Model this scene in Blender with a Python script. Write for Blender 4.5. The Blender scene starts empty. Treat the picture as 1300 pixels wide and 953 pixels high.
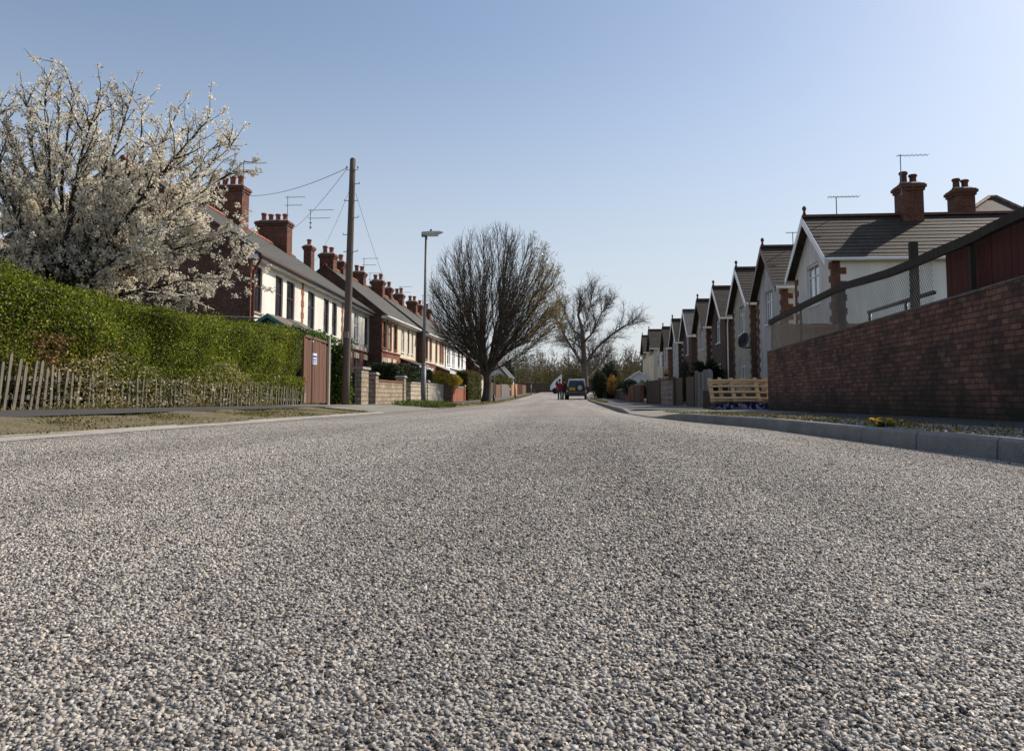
import bpy, math, random
import numpy as np
from mathutils import Vector, Matrix
random.seed(7); rng = np.random.default_rng(7)
S = bpy.context.scene
COL = S.collection
R = math.radians

# ------------------------------------------------------------------ camera model (photo pixels of the 1300 x 953 frame)
F, CX, CY, HOR, VX = 990., 650., 431., 503., 735.
PIT = math.atan((HOR - CY) / F)
YAW = math.atan((VX - CX) / F * math.cos(PIT))
cp, sp, cyw, syw = math.cos(PIT), math.sin(PIT), math.cos(YAW), math.sin(YAW)
FW = np.array((-syw * cp, cyw * cp, sp)); RT = np.array((cyw, syw, 0.)); UP = np.array((syw * sp, -cyw * sp, cp))
EYE = np.array((0., 0., .25))

def at(x, y, X=None, Y=None, z=None, P=None, N=None):
    """a surveyed point: where the sight line meets a known plane of the street"""
    d = FW + (x - CX) / F * RT - (y - CY) / F * UP
    if X is not None: t = (X - EYE[0]) / d[0]
    elif Y is not None: t = (Y - EYE[1]) / d[1]
    elif z is not None: t = (z - EYE[2]) / d[2]
    else: t = np.dot(np.array(P) - EYE, N) / np.dot(d, N)
    return EYE + t * d

# ------------------------------------------------------------------ materials
def newmat(name):
    m = bpy.data.materials.new(name); m.use_nodes = True
    nt = m.node_tree; b = nt.nodes['Principled BSDF']
    b.inputs['Specular IOR Level'].default_value = .3
    return m, nt, b

def N(nt, t, **kw):
    n = nt.nodes.new(t)
    for k, v in kw.items():
        if k in n.inputs.keys(): n.inputs[k].default_value = v
        else: setattr(n, k, v)
    return n

def c4(c): return (c[0], c[1], c[2], 1.)

def mixc(nt, fac, a, b, mode='MIX'):
    n = nt.nodes.new('ShaderNodeMix'); n.data_type = 'RGBA'; n.blend_type = mode
    for sock, v in ((n.inputs[0], fac), (n.inputs[6], a), (n.inputs[7], b)):
        if hasattr(v, 'is_output') or isinstance(v, bpy.types.NodeSocket): nt.links.new(v, sock)
        else: sock.default_value = v if not isinstance(v, tuple) else c4(v)
    return n.outputs[2]

def ramp(nt, fac, stops):
    n = nt.nodes.new('ShaderNodeValToRGB')
    while len(n.color_ramp.elements) < len(stops): n.color_ramp.elements.new(.5)
    for e, (p, c) in zip(n.color_ramp.elements, stops): e.position = p; e.color = c4(c)
    nt.links.new(fac, n.inputs[0]); return n.outputs[0]

def noise(nt, vec, scale, detail=5, rough=.6):
    n = N(nt, 'ShaderNodeTexNoise', Scale=scale, Detail=detail, Roughness=rough)
    if vec is not None: nt.links.new(vec, n.inputs['Vector'])
    return n.outputs['Fac']

def bump(nt, b, h, strength, dist):
    n = N(nt, 'ShaderNodeBump', Strength=strength, Distance=dist)
    nt.links.new(h, n.inputs['Height'])
    prev = b.inputs['Normal'].links
    if prev: nt.links.new(prev[0].from_socket, n.inputs['Normal'])
    nt.links.new(n.outputs[0], b.inputs['Normal'])

def ocoord(nt): return N(nt, 'ShaderNodeTexCoord').outputs['Object']
def gpos(nt): return N(nt, 'ShaderNodeNewGeometry').outputs['Position']

def varied(name, c1, c2, scale=3, rough=.8, bmp=.2, bdist=.01, bscale=None, metal=0, streak=None, spec=.3):
    m, nt, b = newmat(name); v = gpos(nt)
    if streak:
        mp = N(nt, 'ShaderNodeMapping'); mp.inputs['Scale'].default_value = streak; nt.links.new(v, mp.inputs[0]); v = mp.outputs[0]
    f = noise(nt, v, scale)
    nt.links.new(ramp(nt, f, [(.3, c1), (.7, c2)]), b.inputs['Base Color'])
    b.inputs['Roughness'].default_value = rough; b.inputs['Metallic'].default_value = metal
    b.inputs['Specular IOR Level'].default_value = spec
    if bmp: bump(nt, b, noise(nt, v, bscale or scale * 6), bmp, bdist)
    return m

def brick(name, c1, c2, mortar, w=.225, h=.075, mo=.010, rough=.85, stain=.5, bs=.6, dirt=(.02, .018, .015), soot=0., foot=None, wobble=.014, squash=1.):
    m, nt, b = newmat(name)
    uv = N(nt, 'ShaderNodeTexCoord').outputs['UV']
    wob = N(nt, 'ShaderNodeTexNoise', Scale=9.); nt.links.new(uv, wob.inputs['Vector'])
    sc = N(nt, 'ShaderNodeVectorMath', operation='SCALE'); sc.inputs['Scale'].default_value = wobble
    nt.links.new(wob.outputs['Color'], sc.inputs[0])
    ad = N(nt, 'ShaderNodeVectorMath', operation='ADD'); nt.links.new(uv, ad.inputs[0]); nt.links.new(sc.outputs[0], ad.inputs[1])
    t = N(nt, 'ShaderNodeTexBrick', Scale=1.)
    if squash != 1: t.squash = squash; t.squash_frequency = 3; t.offset = .43
    t.inputs['Brick Width'].default_value = w; t.inputs['Row Height'].default_value = h
    t.inputs['Mortar Size'].default_value = mo; t.inputs['Mortar Smooth'].default_value = .25; t.inputs['Bias'].default_value = 0
    t.inputs['Color1'].default_value = c4(c1); t.inputs['Color2'].default_value = c4(c2); t.inputs['Mortar'].default_value = c4(mortar)
    nt.links.new(ad.outputs[0], t.inputs['Vector'])
    col = t.outputs['Color']
    g = gpos(nt)
    col = mixc(nt, .75, col, ramp(nt, noise(nt, g, 11, 6), [(.28, (.45, .43, .42)), (.72, (1.55, 1.5, 1.42))]), 'MULTIPLY')
    n2 = noise(nt, g, 1.3, 4)
    st = N(nt, 'ShaderNodeMath', operation='MULTIPLY'); st.inputs[1].default_value = stain
    nt.links.new(ramp(nt, n2, [(.42, (0, 0, 0)), (.72, (1, 1, 1))]), st.inputs[0])
    col = mixc(nt, st.outputs[0], col, dirt)
    if foot is not None:      # damp, dirty foot of the wall and lichen near the top
        sz = N(nt, 'ShaderNodeSeparateXYZ'); nt.links.new(g, sz.inputs[0]); ad2 = N(nt, 'ShaderNodeMath', operation='MULTIPLY_ADD'); ad2.inputs[1].default_value = .55; nt.links.new(noise(nt, g, 2.2, 5), ad2.inputs[0]); nt.links.new(sz.outputs[2], ad2.inputs[2])
        col = mixc(nt, ramp(nt, ad2.outputs[0], [(foot, (.85, .85, .85)), (foot + .42, (0, 0, 0))]), col, (.022, .022, .014))
        col = mixc(nt, ramp(nt, noise(nt, g, 3.7, 6, .75), [(.62, (0, 0, 0)), (.70, (.55, .55, .55))]), col, (.17, .155, .11))
    nt.links.new(col, b.inputs['Base Color']); b.inputs['Roughness'].default_value = rough
    inv = N(nt, 'ShaderNodeMath', operation='SUBTRACT'); inv.inputs[0].default_value = 1.; nt.links.new(t.outputs['Fac'], inv.inputs[1])
    bump(nt, b, inv.outputs[0], bs, .012); bump(nt, b, noise(nt, g, 60), .35, .006)
    return m

def leafmat(name, stops, rough=.5, trans=.25, spec=.35):
    m, nt, b = newmat(name)
    r = N(nt, 'ShaderNodeNewGeometry').outputs['Random Per Island']
    col = ramp(nt, r, stops)
    big = noise(nt, gpos(nt), .9, 3)
    col = mixc(nt, 1., col, ramp(nt, big, [(.32, (.62, .62, .58)), (.68, (1.25, 1.2, 1.1))]), 'MULTIPLY')
    nt.links.new(col, b.inputs['Base Color'])
    b.inputs['Roughness'].default_value = rough; b.inputs['Specular IOR Level'].default_value = spec
    tr = N(nt, 'ShaderNodeBsdfTranslucent'); nt.links.new(col, tr.inputs['Color'])
    mx = N(nt, 'ShaderNodeMixShader'); mx.inputs[0].default_value = trans
    nt.links.new(b.outputs[0], mx.inputs[1]); nt.links.new(tr.outputs[0], mx.inputs[2])
    nt.links.new(mx.outputs[0], nt.nodes['Material Output'].inputs['Surface'])
    return m

def glassmat(name, tint, refl=.6):
    m, nt, b = newmat(name)
    f = noise(nt, gpos(nt), 1.1, 3)
    nt.links.new(ramp(nt, f, [(.35, tuple(.4 * c for c in tint)), (.65, tint)]), b.inputs['Base Color'])
    b.inputs['Roughness'].default_value = .06; b.inputs['Specular IOR Level'].default_value = refl
    bump(nt, b, noise(nt, gpos(nt), 1.6, 2), .06, .05)
    return m

def roofmat(name, c1, c2, gap, w=.3, h=.2, moss=(.10, .09, .03), mossf=.25):
    m = brick(name, c1, c2, gap, w, h, .012, .7, mossf, .8, moss); return m

MT = {}
MT['render_white'] = varied('white_render', (.66, .63, .56), (.84, .82, .76), 1.6, .85, .35, .006, 45, streak=(1.4, 1.4, .22))
MT['render_cream'] = varied('cream_render', (.58, .51, .38), (.76, .69, .54), 1.6, .85, .35, .006, 45, streak=(1.4, 1.4, .25))
MT['render_worn'] = varied('worn_render', (.42, .41, .38), (.72, .71, .67), 2.2, .85, .35, .006, 45, streak=(1, 1, .25))
MT['render_paint'] = varied('white_painted_wall', (.78, .78, .77), (.84, .84, .83), 2, .7, .2, .004, 40)
MT['pebble_grey'] = varied('grey_pebbledash', (.36, .35, .33), (.56, .55, .52), 2.0, .9, .8, .012, 60, streak=(1.3, 1.3, .35))
MT['pebble_white'] = varied('pale_pebbledash', (.48, .46, .42), (.72, .70, .65), 1.8, .9, .8, .012, 60, streak=(1.3, 1.3, .3))
MT['pebble_beige'] = varied('beige_pebbledash', (.36, .32, .26), (.48, .43, .35), 2.2, .9, .8, .012, 60)
MT['brick_red'] = brick('red_brick', (.30, .085, .045), (.22, .06, .035), (.22, .18, .15), soot=.3)
MT['brick_dark'] = brick('sooty_red_brick', (.17, .07, .045), (.10, .045, .03), (.12, .10, .085), stain=.55)
MT['brick_stack'] = brick('chimney_brick', (.20, .064, .034), (.12, .042, .026), (.14, .11, .09), soot=.3, stain=.45)
MT['brick_orange'] = brick('orange_red_brick', (.42, .13, .06), (.33, .09, .045), (.25, .19, .15), stain=.3)
MT['brick_street'] = brick('weathered_wall_brick', (.265, .128, .09), (.095, .052, .041), (.075, .053, .043), .222, .068, .009, .95, .8, 1.0, (.026, .020, .016), foot=.25, wobble=.026, squash=.62)
MT['brick_brown'] = brick('brown_house_brick', (.12, .065, .045), (.08, .045, .032), (.09, .075, .06), stain=.4)
MT['block_stone'] = brick('concrete_block', (.40, .33, .25), (.30, .25, .19), (.17, .14, .11), .36, .15, .014, .9, .35, .9, (.10, .08, .05))
MT['block_pale'] = brick('pale_stone_block', (.52, .46, .37), (.44, .38, .30), (.2, .17, .13), .36, .18, .02, .9, .3, .9, (.14, .12, .08))
MT['block_grey'] = brick('grey_pink_block', (.34, .29, .27), (.28, .23, .21), (.14, .12, .11), .4, .2, .014, .9, .4, .8, (.07, .06, .05))
MT['slate'] = roofmat('grey_slate', (.095, .088, .078), (.062, .058, .053), (.025, .024, .022), .28, .19, (.09, .085, .06), .5)
MT['slate_dark'] = roofmat('dark_slate', (.075, .075, .08), (.055, .055, .06), (.025, .025, .025), .28, .19, (.06, .06, .05), .4)
MT['tile_brown'] = roofmat('brown_concrete_tile', (.058, .043, .034), (.034, .027, .022), (.010, .008, .007), .3, .25, (.075, .062, .034), .5)
MT['tile_grey'] = roofmat('grey_banded_tile', (.19, .185, .18), (.13, .125, .12), (.03, .03, .03), .34, .32, (.1, .1, .1), .3)
MT['tile_pink'] = roofmat('faded_pink_tile', (.30, .18, .14), (.24, .14, .11), (.12, .07, .06), .3, .28, (.15, .11, .08), .4)
MT['terracotta'] = varied('terracotta', (.24, .075, .04), (.36, .13, .075), 6, .8, .3)
MT['pot_dark'] = varied('sooty_clay', (.07, .035, .025), (.16, .07, .045), 6, .85, .3)
MT['cement'] = varied('cement', (.26, .24, .21), (.38, .36, .32), 5, .9, .5)
MT['cement_old'] = varied('mossy_cement', (.07, .058, .043), (.17, .145, .115), 7, .95, .8, .01, 40)
MT['lead'] = varied('lead_flashing', (.30, .31, .32), (.42, .43, .44), 6, .55, .2)
MT['paint_white'] = varied('white_gloss_paint', (.72, .72, .70), (.82, .82, .80), 3, .4, .05)
MT['paint_maroon'] = varied('maroon_paint', (.085, .028, .022), (.12, .04, .03), 3, .45, .1)
MT['paint_black'] = varied('black_paint', (.012, .012, .013), (.025, .025, .026), 4, .45, .1)
MT['paint_brown'] = varied('dark_brown_paint', (.05, .027, .02), (.08, .042, .03), 4, .55, .15)
MT['paint_red'] = varied('barn_red_boards', (.055, .011, .009), (.085, .017, .013), 4, .75, .3, streak=(6, 6, .5))
MT['paint_teal'] = varied('teal_paint', (.05, .17, .18), (.07, .21, .21), 3, .6, .15)
MT['felt'] = varied('roofing_felt', (.12, .10, .085), (.19, .165, .14), 6, .95, .4)
MT['glass'] = glassmat('window_glass', (.03, .035, .04))
MT['glass_sky'] = glassmat('painted_sky_glass', (.34, .37, .41), 1.0)  # reflected sky painted into the pale base colour of the panes
MT['glass_sky'].node_tree.nodes['Principled BSDF'].inputs['IOR'].default_value = 2.0
MT['net'] = varied('net_curtain', (.52, .52, .52), (.72, .73, .74), 4, .8, .1, streak=(8, 8, .6))
MT['lintel'] = varied('cream_lintel', (.52, .46, .36), (.64, .58, .46), 4, .8, .2)
MT['wood_grey'] = varied('weathered_picket', (.12, .108, .082), (.24, .215, .165), 4, .9, .5, .006, 30, streak=(9, 9, .8))
MT['wood_gate'] = varied('brown_gate_boards', (.105, .052, .036), (.19, .098, .068), 3, .75, .4, .004, 30, streak=(10, 10, .35))
MT['wood_pole'] = varied('creosoted_pole', (.085, .062, .05), (.17, .135, .112), 3, .9, .6, .006, 30, streak=(12, 12, .4))
MT['wood_dark'] = varied('dark_timber', (.075, .052, .038), (.13, .095, .07), 3, .9, .5, .006, 30, streak=(10, 10, .4))
MT['wood_tar'] = varied('tarred_timber', (.028, .022, .018), (.055, .044, .036), 3, .9, .5, .006, 30, streak=(10, 10, .4))
MT['wood_fence'] = varied('fence_timber', (.15, .085, .05), (.23, .14, .085), 3, .9, .4, .006, 30, streak=(12, 12, .5))
MT['wood_post'] = varied('grey_post_timber', (.15, .14, .13), (.25, .24, .22), 3, .9, .5, .006, 30, streak=(12, 12, .5))
MT['wood_pine'] = varied('raw_pine', (.40, .27, .14), (.56, .40, .23), 3, .75, .2, .004, 25, streak=(3, 3, 10))
MT['wood_orange'] = varied('orange_fence_stain', (.42, .22, .10), (.52, .29, .14), 3, .85, .3, streak=(12, 12, .5))
MT['galv'] = varied('galvanised_steel', (.15, .155, .16), (.22, .225, .23), 5, .55, .1, metal=.2)
MT['lamp_head'] = varied('lamp_housing', (.40, .42, .40), (.50, .52, .50), 5, .5, .05)
MT['lamp_lens'] = varied('lamp_lens', (.55, .56, .55), (.65, .66, .66), 5, .25, .0)
MT['wire'] = varied('chain_link_wire', (.20, .20, .19), (.34, .34, .33), 5, .4, 0, metal=.6)
MT['cable'] = varied('black_cable', (.02, .02, .02), (.03, .03, .03), 4, .6, 0)
MT['pvc'] = varied('cream_pipe', (.56, .52, .42), (.68, .63, .52), 3, .5, .05)
MT['bark'] = varied('bark', (.045, .034, .026), (.10, .078, .06), 5, .95, .8, .012, 25)
MT['bark_black'] = varied('dark_cherry_bark', (.022, .017, .014), (.05, .039, .03), 5, .95, .7, .01, 25)
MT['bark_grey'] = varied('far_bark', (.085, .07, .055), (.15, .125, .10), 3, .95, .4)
MT['bark_hornbeam'] = varied('hornbeam_bark', (.05, .04, .032), (.10, .082, .065), 3, .95, .5)  # one bark colour for the whole hornbeam
MT['tarp'] = varied('blue_tarpaulin', (.002, .006, .028), (.005, .013, .05), 3, .9, .5, .03, 7, spec=.1)
MT['rubber'] = varied('tyre_rubber', (.012, .012, .012), (.022, .022, .022), 5, .85, .2)
MT['silver'] = varied('silver_car_paint', (.42, .43, .44), (.46, .47, .48), 2, .28, 0, metal=.6, spec=.5)
MT['charcoal'] = varied('dark_car_paint', (.025, .027, .03), (.035, .037, .04), 2, .3, 0, spec=.5)
MT['cab_white'] = varied('white_cab_paint', (.68, .70, .72), (.76, .78, .80), 2, .35, 0, spec=.5)
MT['plate'] = varied('yellow_plate', (.62, .38, .02), (.70, .44, .03), 8, .4, 0)
MT['lens_red'] = varied('red_lens', (.25, .01, .01), (.35, .02, .015), 8, .25, 0)
MT['skin'] = varied('skin', (.42, .24, .17), (.50, .30, .22), 8, .6, 0)
MT['jacket_red'] = varied('red_jacket', (.14, .014, .012), (.24, .022, .018), 8, .8, .3)
MT['jacket_dark'] = varied('dark_green_coat', (.014, .02, .016), (.025, .032, .026), 8, .85, .3)
MT['jeans'] = varied('blue_jeans', (.025, .04, .09), (.045, .065, .13), 8, .9, .3)
MT['trouser'] = varied('dark_trousers', (.015, .016, .02), (.025, .026, .03), 8, .9, .3)
MT['hair'] = varied('dark_hair', (.012, .009, .007), (.03, .022, .016), 20, .7, .3)
MT['sign_white'] = varied('white_sign_board', (.74, .75, .78), (.80, .81, .84), 8, .4, 0)
MT['sign_blue'] = varied('blue_sign_print', (.06, .12, .42), (.09, .17, .5), 8, .4, 0)
MT['hedge'] = leafmat('privet_leaf', [(0, (.022, .034, .005)), (.28, (.09, .122, .009)), (.65, (.235, .295, .02)), (.9, (.34, .40, .04)), (.955, (.40, .39, .11)), (.97, (.60, .58, .40)), (.99, (.50, .49, .32)), (1, (.25, .14, .06))], .6, .36, .2)
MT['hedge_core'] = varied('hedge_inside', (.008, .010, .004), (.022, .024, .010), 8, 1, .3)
MT['ivy_pale'] = leafmat('variegated_leaf', [(0, (.08, .10, .03)), (.3, (.22, .22, .09)), (.6, (.42, .38, .22)), (.85, (.62, .55, .38)), (1, (.30, .16, .08))], .5, .3)
MT['dry_leaf'] = leafmat('dry_leaf', [(0, (.10, .05, .025)), (.5, (.22, .11, .06)), (1, (.32, .19, .11))], .7, .2)
MT['blossom'] = leafmat('blossom_petal', [(0, (.70, .64, .54)), (.4, (.86, .83, .76)), (1, (.93, .91, .87))], .6, .5, .2)
MT['bronze_leaf'] = leafmat('young_bronze_leaf', [(0, (.09, .05, .015)), (.6, (.17, .10, .025)), (1, (.22, .16, .045))], .6, .3)
MT['bud'] = leafmat('catkin', [(0, (.17, .13, .05)), (.6, (.30, .23, .07)), (1, (.42, .34, .09))], .7, .35)
MT['conifer'] = leafmat('conifer_leaf', [(0, (.010, .018, .006)), (.6, (.02, .038, .010)), (1, (.04, .065, .018))], .7, .15)
MT['ivy_green'] = leafmat('ivy_leaf', [(0, (.03, .07, .008)), (.5, (.07, .15, .014)), (1, (.16, .26, .04))], .4, .3)
MT['olive'] = leafmat('olive_leaf', [(0, (.05, .055, .016)), (.5, (.10, .105, .03)), (1, (.16, .16, .05))], .7, .25)
MT['forsythia'] = leafmat('forsythia_flower', [(0, (.10, .10, .02)), (.35, (.28, .22, .03)), (.7, (.50, .36, .03)), (1, (.62, .46, .05))], .6, .3)
MT['orange_shrub'] = leafmat('orange_leaf', [(0, (.18, .09, .02)), (.5, (.40, .18, .03)), (1, (.50, .28, .05))], .6, .3)
MT['grass'] = leafmat('grass_blade', [(0, (.09, .085, .025)), (.4, (.15, .155, .04)), (.7, (.25, .215, .09)), (1, (.38, .30, .16))], .7, .3)
MT['grass_green'] = leafmat('lush_grass_blade', [(0, (.05, .085, .012)), (.6, (.105, .16, .025)), (1, (.20, .25, .06))], .6, .3)
MT['dandelion'] = leafmat('dandelion_flower', [(0, (.75, .48, .01)), (1, (.85, .60, .02))], .6, .3)
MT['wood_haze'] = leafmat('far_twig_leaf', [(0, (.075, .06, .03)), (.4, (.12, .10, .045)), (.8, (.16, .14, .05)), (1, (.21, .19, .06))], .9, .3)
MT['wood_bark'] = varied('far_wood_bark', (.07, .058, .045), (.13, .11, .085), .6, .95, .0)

def tracks(nt, col):
    # worn wheel tracks along the street and broad patches
    g = gpos(nt); mp = N(nt, 'ShaderNodeMapping'); mp.inputs['Scale'].default_value = (.95, .05, 1); mp.inputs['Location'].default_value = (.4, 0, 0); nt.links.new(g, mp.inputs[0])
    col = mixc(nt, 1., col, ramp(nt, noise(nt, mp.outputs[0], 1.0, 3), [(.36, (.74, .735, .73)), (.62, (1.10, 1.10, 1.09))]), 'MULTIPLY')
    return mixc(nt, 1., col, ramp(nt, noise(nt, g, .8, 5, .65), [(.32, (.86, .86, .86)), (.68, (1.09, 1.085, 1.08))]), 'MULTIPLY')
def chipmat():
    m, nt, b = newmat('road_chipping')
    r = N(nt, 'ShaderNodeNewGeometry').outputs['Random Per Island']
    col = ramp(nt, r, [(0, (.045, .040, .037)), (.22, (.13, .118, .107)), (.4, (.41, .374, .338)), (.82, (.60, .55, .495)), (.965, (.74, .68, .615)), (.982, (.62, .46, .29)), (.99, (.78, .70, .57)), (1, (.30, .16, .09))])
    col = mixc(nt, .6, col, ramp(nt, noise(nt, gpos(nt), 260, 3), [(.3, (.6, .6, .6)), (.7, (1.25, 1.25, 1.25))]), 'MULTIPLY')
    col = tracks(nt, col)
    nt.links.new(col, b.inputs['Base Color']); b.inputs['Roughness'].default_value = .7; b.inputs['Specular IOR Level'].default_value = .35
    bump(nt, b, noise(nt, gpos(nt), 500, 3), .4, .001)
    return m
MT['chip'] = chipmat()

def roadmat():
    m, nt, b = newmat('dressed_road')
    g = gpos(nt)
    v = N(nt, 'ShaderNodeTexVoronoi', Scale=210.); nt.links.new(g, v.inputs['Vector'])
    sep = N(nt, 'ShaderNodeSeparateColor'); nt.links.new(v.outputs['Color'], sep.inputs[0])
    col = ramp(nt, sep.outputs[0], [(0, (.14, .125, .112)), (.35, (.34, .311, .282)), (.75, (.50, .459, .415)), (.95, (.63, .58, .525)), (1, (.66, .56, .44))])
    d = ramp(nt, v.outputs['Distance'], [(.4, (1, 1, 1)), (.8, (.32, .32, .32))])
    col = mixc(nt, .8, col, d, 'MULTIPLY')
    col = tracks(nt, col)
    nt.links.new(col, b.inputs['Base Color']); b.inputs['Roughness'].default_value = .8; b.inputs['Specular IOR Level'].default_value = .25
    inv = N(nt, 'ShaderNodeMath', operation='SUBTRACT'); inv.inputs[0].default_value = 1; nt.links.new(v.outputs['Distance'], inv.inputs[1])
    bump(nt, b, inv.outputs[0], .7, .006); bump(nt, b, sep.outputs[1], .35, .004)
    return m
MT['road'] = roadmat()

def groundmat(name, stops, s1, s2, rough=.95, bs=.5, bd=.01):
    m, nt, b = newmat(name); g = gpos(nt)
    col = ramp(nt, noise(nt, g, s1, 6, .65), stops)
    col = mixc(nt, .9, col, ramp(nt, noise(nt, g, s2, 3, .6), [(.3, (.5, .5, .5)), (.7, (1.45, 1.45, 1.45))]), 'MULTIPLY')
    nt.links.new(col, b.inputs['Base Color']); b.inputs['Roughness'].default_value = rough
    bump(nt, b, noise(nt, g, s2, 4), bs, bd)
    return m
MT['tarmac'] = groundmat('old_tarmac', [(.3, (.055, .052, .052)), (.7, (.09, .085, .083))], 2.2, 130)
MT['tarmac_pale'] = groundmat('worn_tarmac', [(.3, (.10, .098, .095)), (.7, (.155, .15, .142))], 1.6, 120)
MT['concrete'] = groundmat('drive_concrete', [(.3, (.20, .185, .16)), (.7, (.30, .28, .24))], 1.6, 90)
MT['verge'] = groundmat('dry_verge', [(.28, (.12, .092, .06)), (.42, (.22, .175, .12)), (.55, (.17, .145, .075)), (.72, (.12, .125, .035))], 2.6, 70, .98, .9, .02)
MT['grit'] = groundmat('grit_strip', [(.3, (.18, .16, .13)), (.6, (.32, .29, .25)), (.75, (.12, .12, .05))], 5, 90, .98, .9, .015)
MT['edge_grit'] = groundmat('pale_edge_grit', [(.3, (.30, .275, .24)), (.7, (.44, .405, .355))], 4, 110, .95, .5, .006)
MT['soil'] = groundmat('garden_ground', [(.3, (.07, .07, .025)), (.7, (.12, .11, .05))], .8, 30)
MT['kerb'] = groundmat('kerb_concrete', [(.3, (.17, .165, .155)), (.7, (.27, .26, .245))], 3, 120, .9, .4, .004)

# ------------------------------------------------------------------ mesh building
def uv_box(V, faces_idx_list, n_loops):
    pass

class MB:
    def __init__(s): s.v = []; s.f = []; s.n = 0; s.mi = []
    def add(s, V, Fs, mi=0):
        V = np.asarray(V, float); s.v.append(V)
        for f in Fs: s.f.append([i + s.n for i in f]); s.mi.append(mi)
        s.n += len(V); return s
    def quad(s, a, b, c, d, mi=0): return s.add([a, b, c, d], [(0, 1, 2, 3)], mi)
    def poly(s, pts, mi=0): return s.add(pts, [tuple(range(len(pts)))], mi)
    def hexa(s, p, mi=0):            # 8 points: bottom ring 0-3, top ring 4-7 (counter-clockwise from above)
        return s.add(p, [(3, 2, 1, 0), (4, 5, 6, 7), (0, 1, 5, 4), (1, 2, 6, 5), (2, 3, 7, 6), (3, 0, 4, 7)], mi)
    def box(s, lo, hi, mi=0):
        x0, y0, z0 = lo; x1, y1, z1 = hi
        return s.hexa([(x0, y0, z0), (x1, y0, z0), (x1, y1, z0), (x0, y1, z0), (x0, y0, z1), (x1, y0, z1), (x1, y1, z1), (x0, y1, z1)], mi)
    def obox(s, c, ax, ay, az, mi=0):  # centre and half axes
        c, ax, ay, az = (np.asarray(q, float) for q in (c, ax, ay, az))
        return s.hexa([c - ax - ay - az, c + ax - ay - az, c + ax + ay - az, c - ax + ay - az,
                       c - ax - ay + az, c + ax - ay + az, c + ax + ay + az, c - ax + ay + az], mi)
    def tube(s, pts, rad, sides=6, cap=True, mi=0):
        pts = [np.asarray(p, float) for p in pts]
        if np.isscalar(rad): rad = [rad] * len(pts)
        V = []; ref = None
        for i, p in enumerate(pts):
            d = pts[min(i + 1, len(pts) - 1)] - pts[max(i - 1, 0)]; d = d / (np.linalg.norm(d) + 1e-9)
            if ref is None: ref = np.array((1, 0, 0)) if abs(d[0]) < .8 else np.array((0, 1., 0))
            a = np.cross(d, ref); a = a / (np.linalg.norm(a) + 1e-9); b = np.cross(d, a); ref = np.cross(a, d); 
            for k in range(sides):
                t = 2 * math.pi * k / sides; V.append(p + rad[i] * (math.cos(t) * a + math.sin(t) * b))
        Fs = []
        for i in range(len(pts) - 1):
            for k in range(sides):
                k2 = (k + 1) % sides; Fs.append((i * sides + k, i * sides + k2, (i + 1) * sides + k2, (i + 1) * sides + k))
        if cap:
            Fs.append(tuple(range(sides - 1, -1, -1))); e = (len(pts) - 1) * sides; Fs.append(tuple(range(e, e + sides)))
        return s.add(V, Fs, mi)
    def lathe(s, c, prof, sides=12, mi=0):   # prof: list of (r, z)
        return s.tube([(c[0], c[1], c[2] + z) for r, z in prof], [r for r, z in prof], sides, True, mi)
    def build(s, name, mat, parent=None, smooth=False, bevel=0):
        V = np.concatenate(s.v) if s.v else np.zeros((0, 3))
        off = np.array(wloc(parent)) if parent is not None else np.zeros(3)
        me = bpy.data.meshes.new(name)
        me.from_pydata((V - off).tolist(), [], s.f)
        mats = mat if isinstance(mat, (list, tuple)) else [mat]
        for m_ in mats: me.materials.append(MT[m_] if isinstance(m_, str) else m_)
        if len(mats) > 1: me.polygons.foreach_set('material_index', s.mi)
        uv_mesh(me)
        if smooth: me.polygons.foreach_set('use_smooth', [True] * len(me.polygons))
        o = bpy.data.objects.new(name, me); COL.objects.link(o)
        if parent is not None: o.parent = parent
        if bevel:
            b = o.modifiers.new('bevel', 'BEVEL'); b.width = bevel; b.segments = 2; b.limit_method = 'ANGLE'
        return o

def wloc(o):
    v = Vector((0, 0, 0))
    while o is not None: v = v + o.location; o = o.parent
    return v

def uv_mesh(me):
    n = len(me.polygons); L = len(me.loops)
    if n == 0: return
    nor = np.empty(n * 3); me.polygons.foreach_get('normal', nor); nor = nor.reshape(-1, 3)
    tot = np.empty(n, int); me.polygons.foreach_get('loop_total', tot)
    li = np.empty(L, int); me.loops.foreach_get('vertex_index', li)
    co = np.empty(len(me.vertices) * 3); me.vertices.foreach_get('co', co); co = co.reshape(-1, 3)
    u = np.stack([-nor[:, 1], nor[:, 0], np.zeros(n)], 1); ln = np.linalg.norm(u, axis=1)
    flat = ln < .25; u[flat] = (1, 0, 0); ln[flat] = 1; u /= ln[:, None]
    v = np.cross(nor, u)
    v[flat] = (0, 1, 0)
    fi = np.repeat(np.arange(n), tot)
    P = co[li]
    uvs = np.stack([(P * u[fi]).sum(1), (P * v[fi]).sum(1)], 1)
    lay = me.uv_layers.new(name='UVMap'); lay.data.foreach_set('uv', uvs.ravel())

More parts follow.
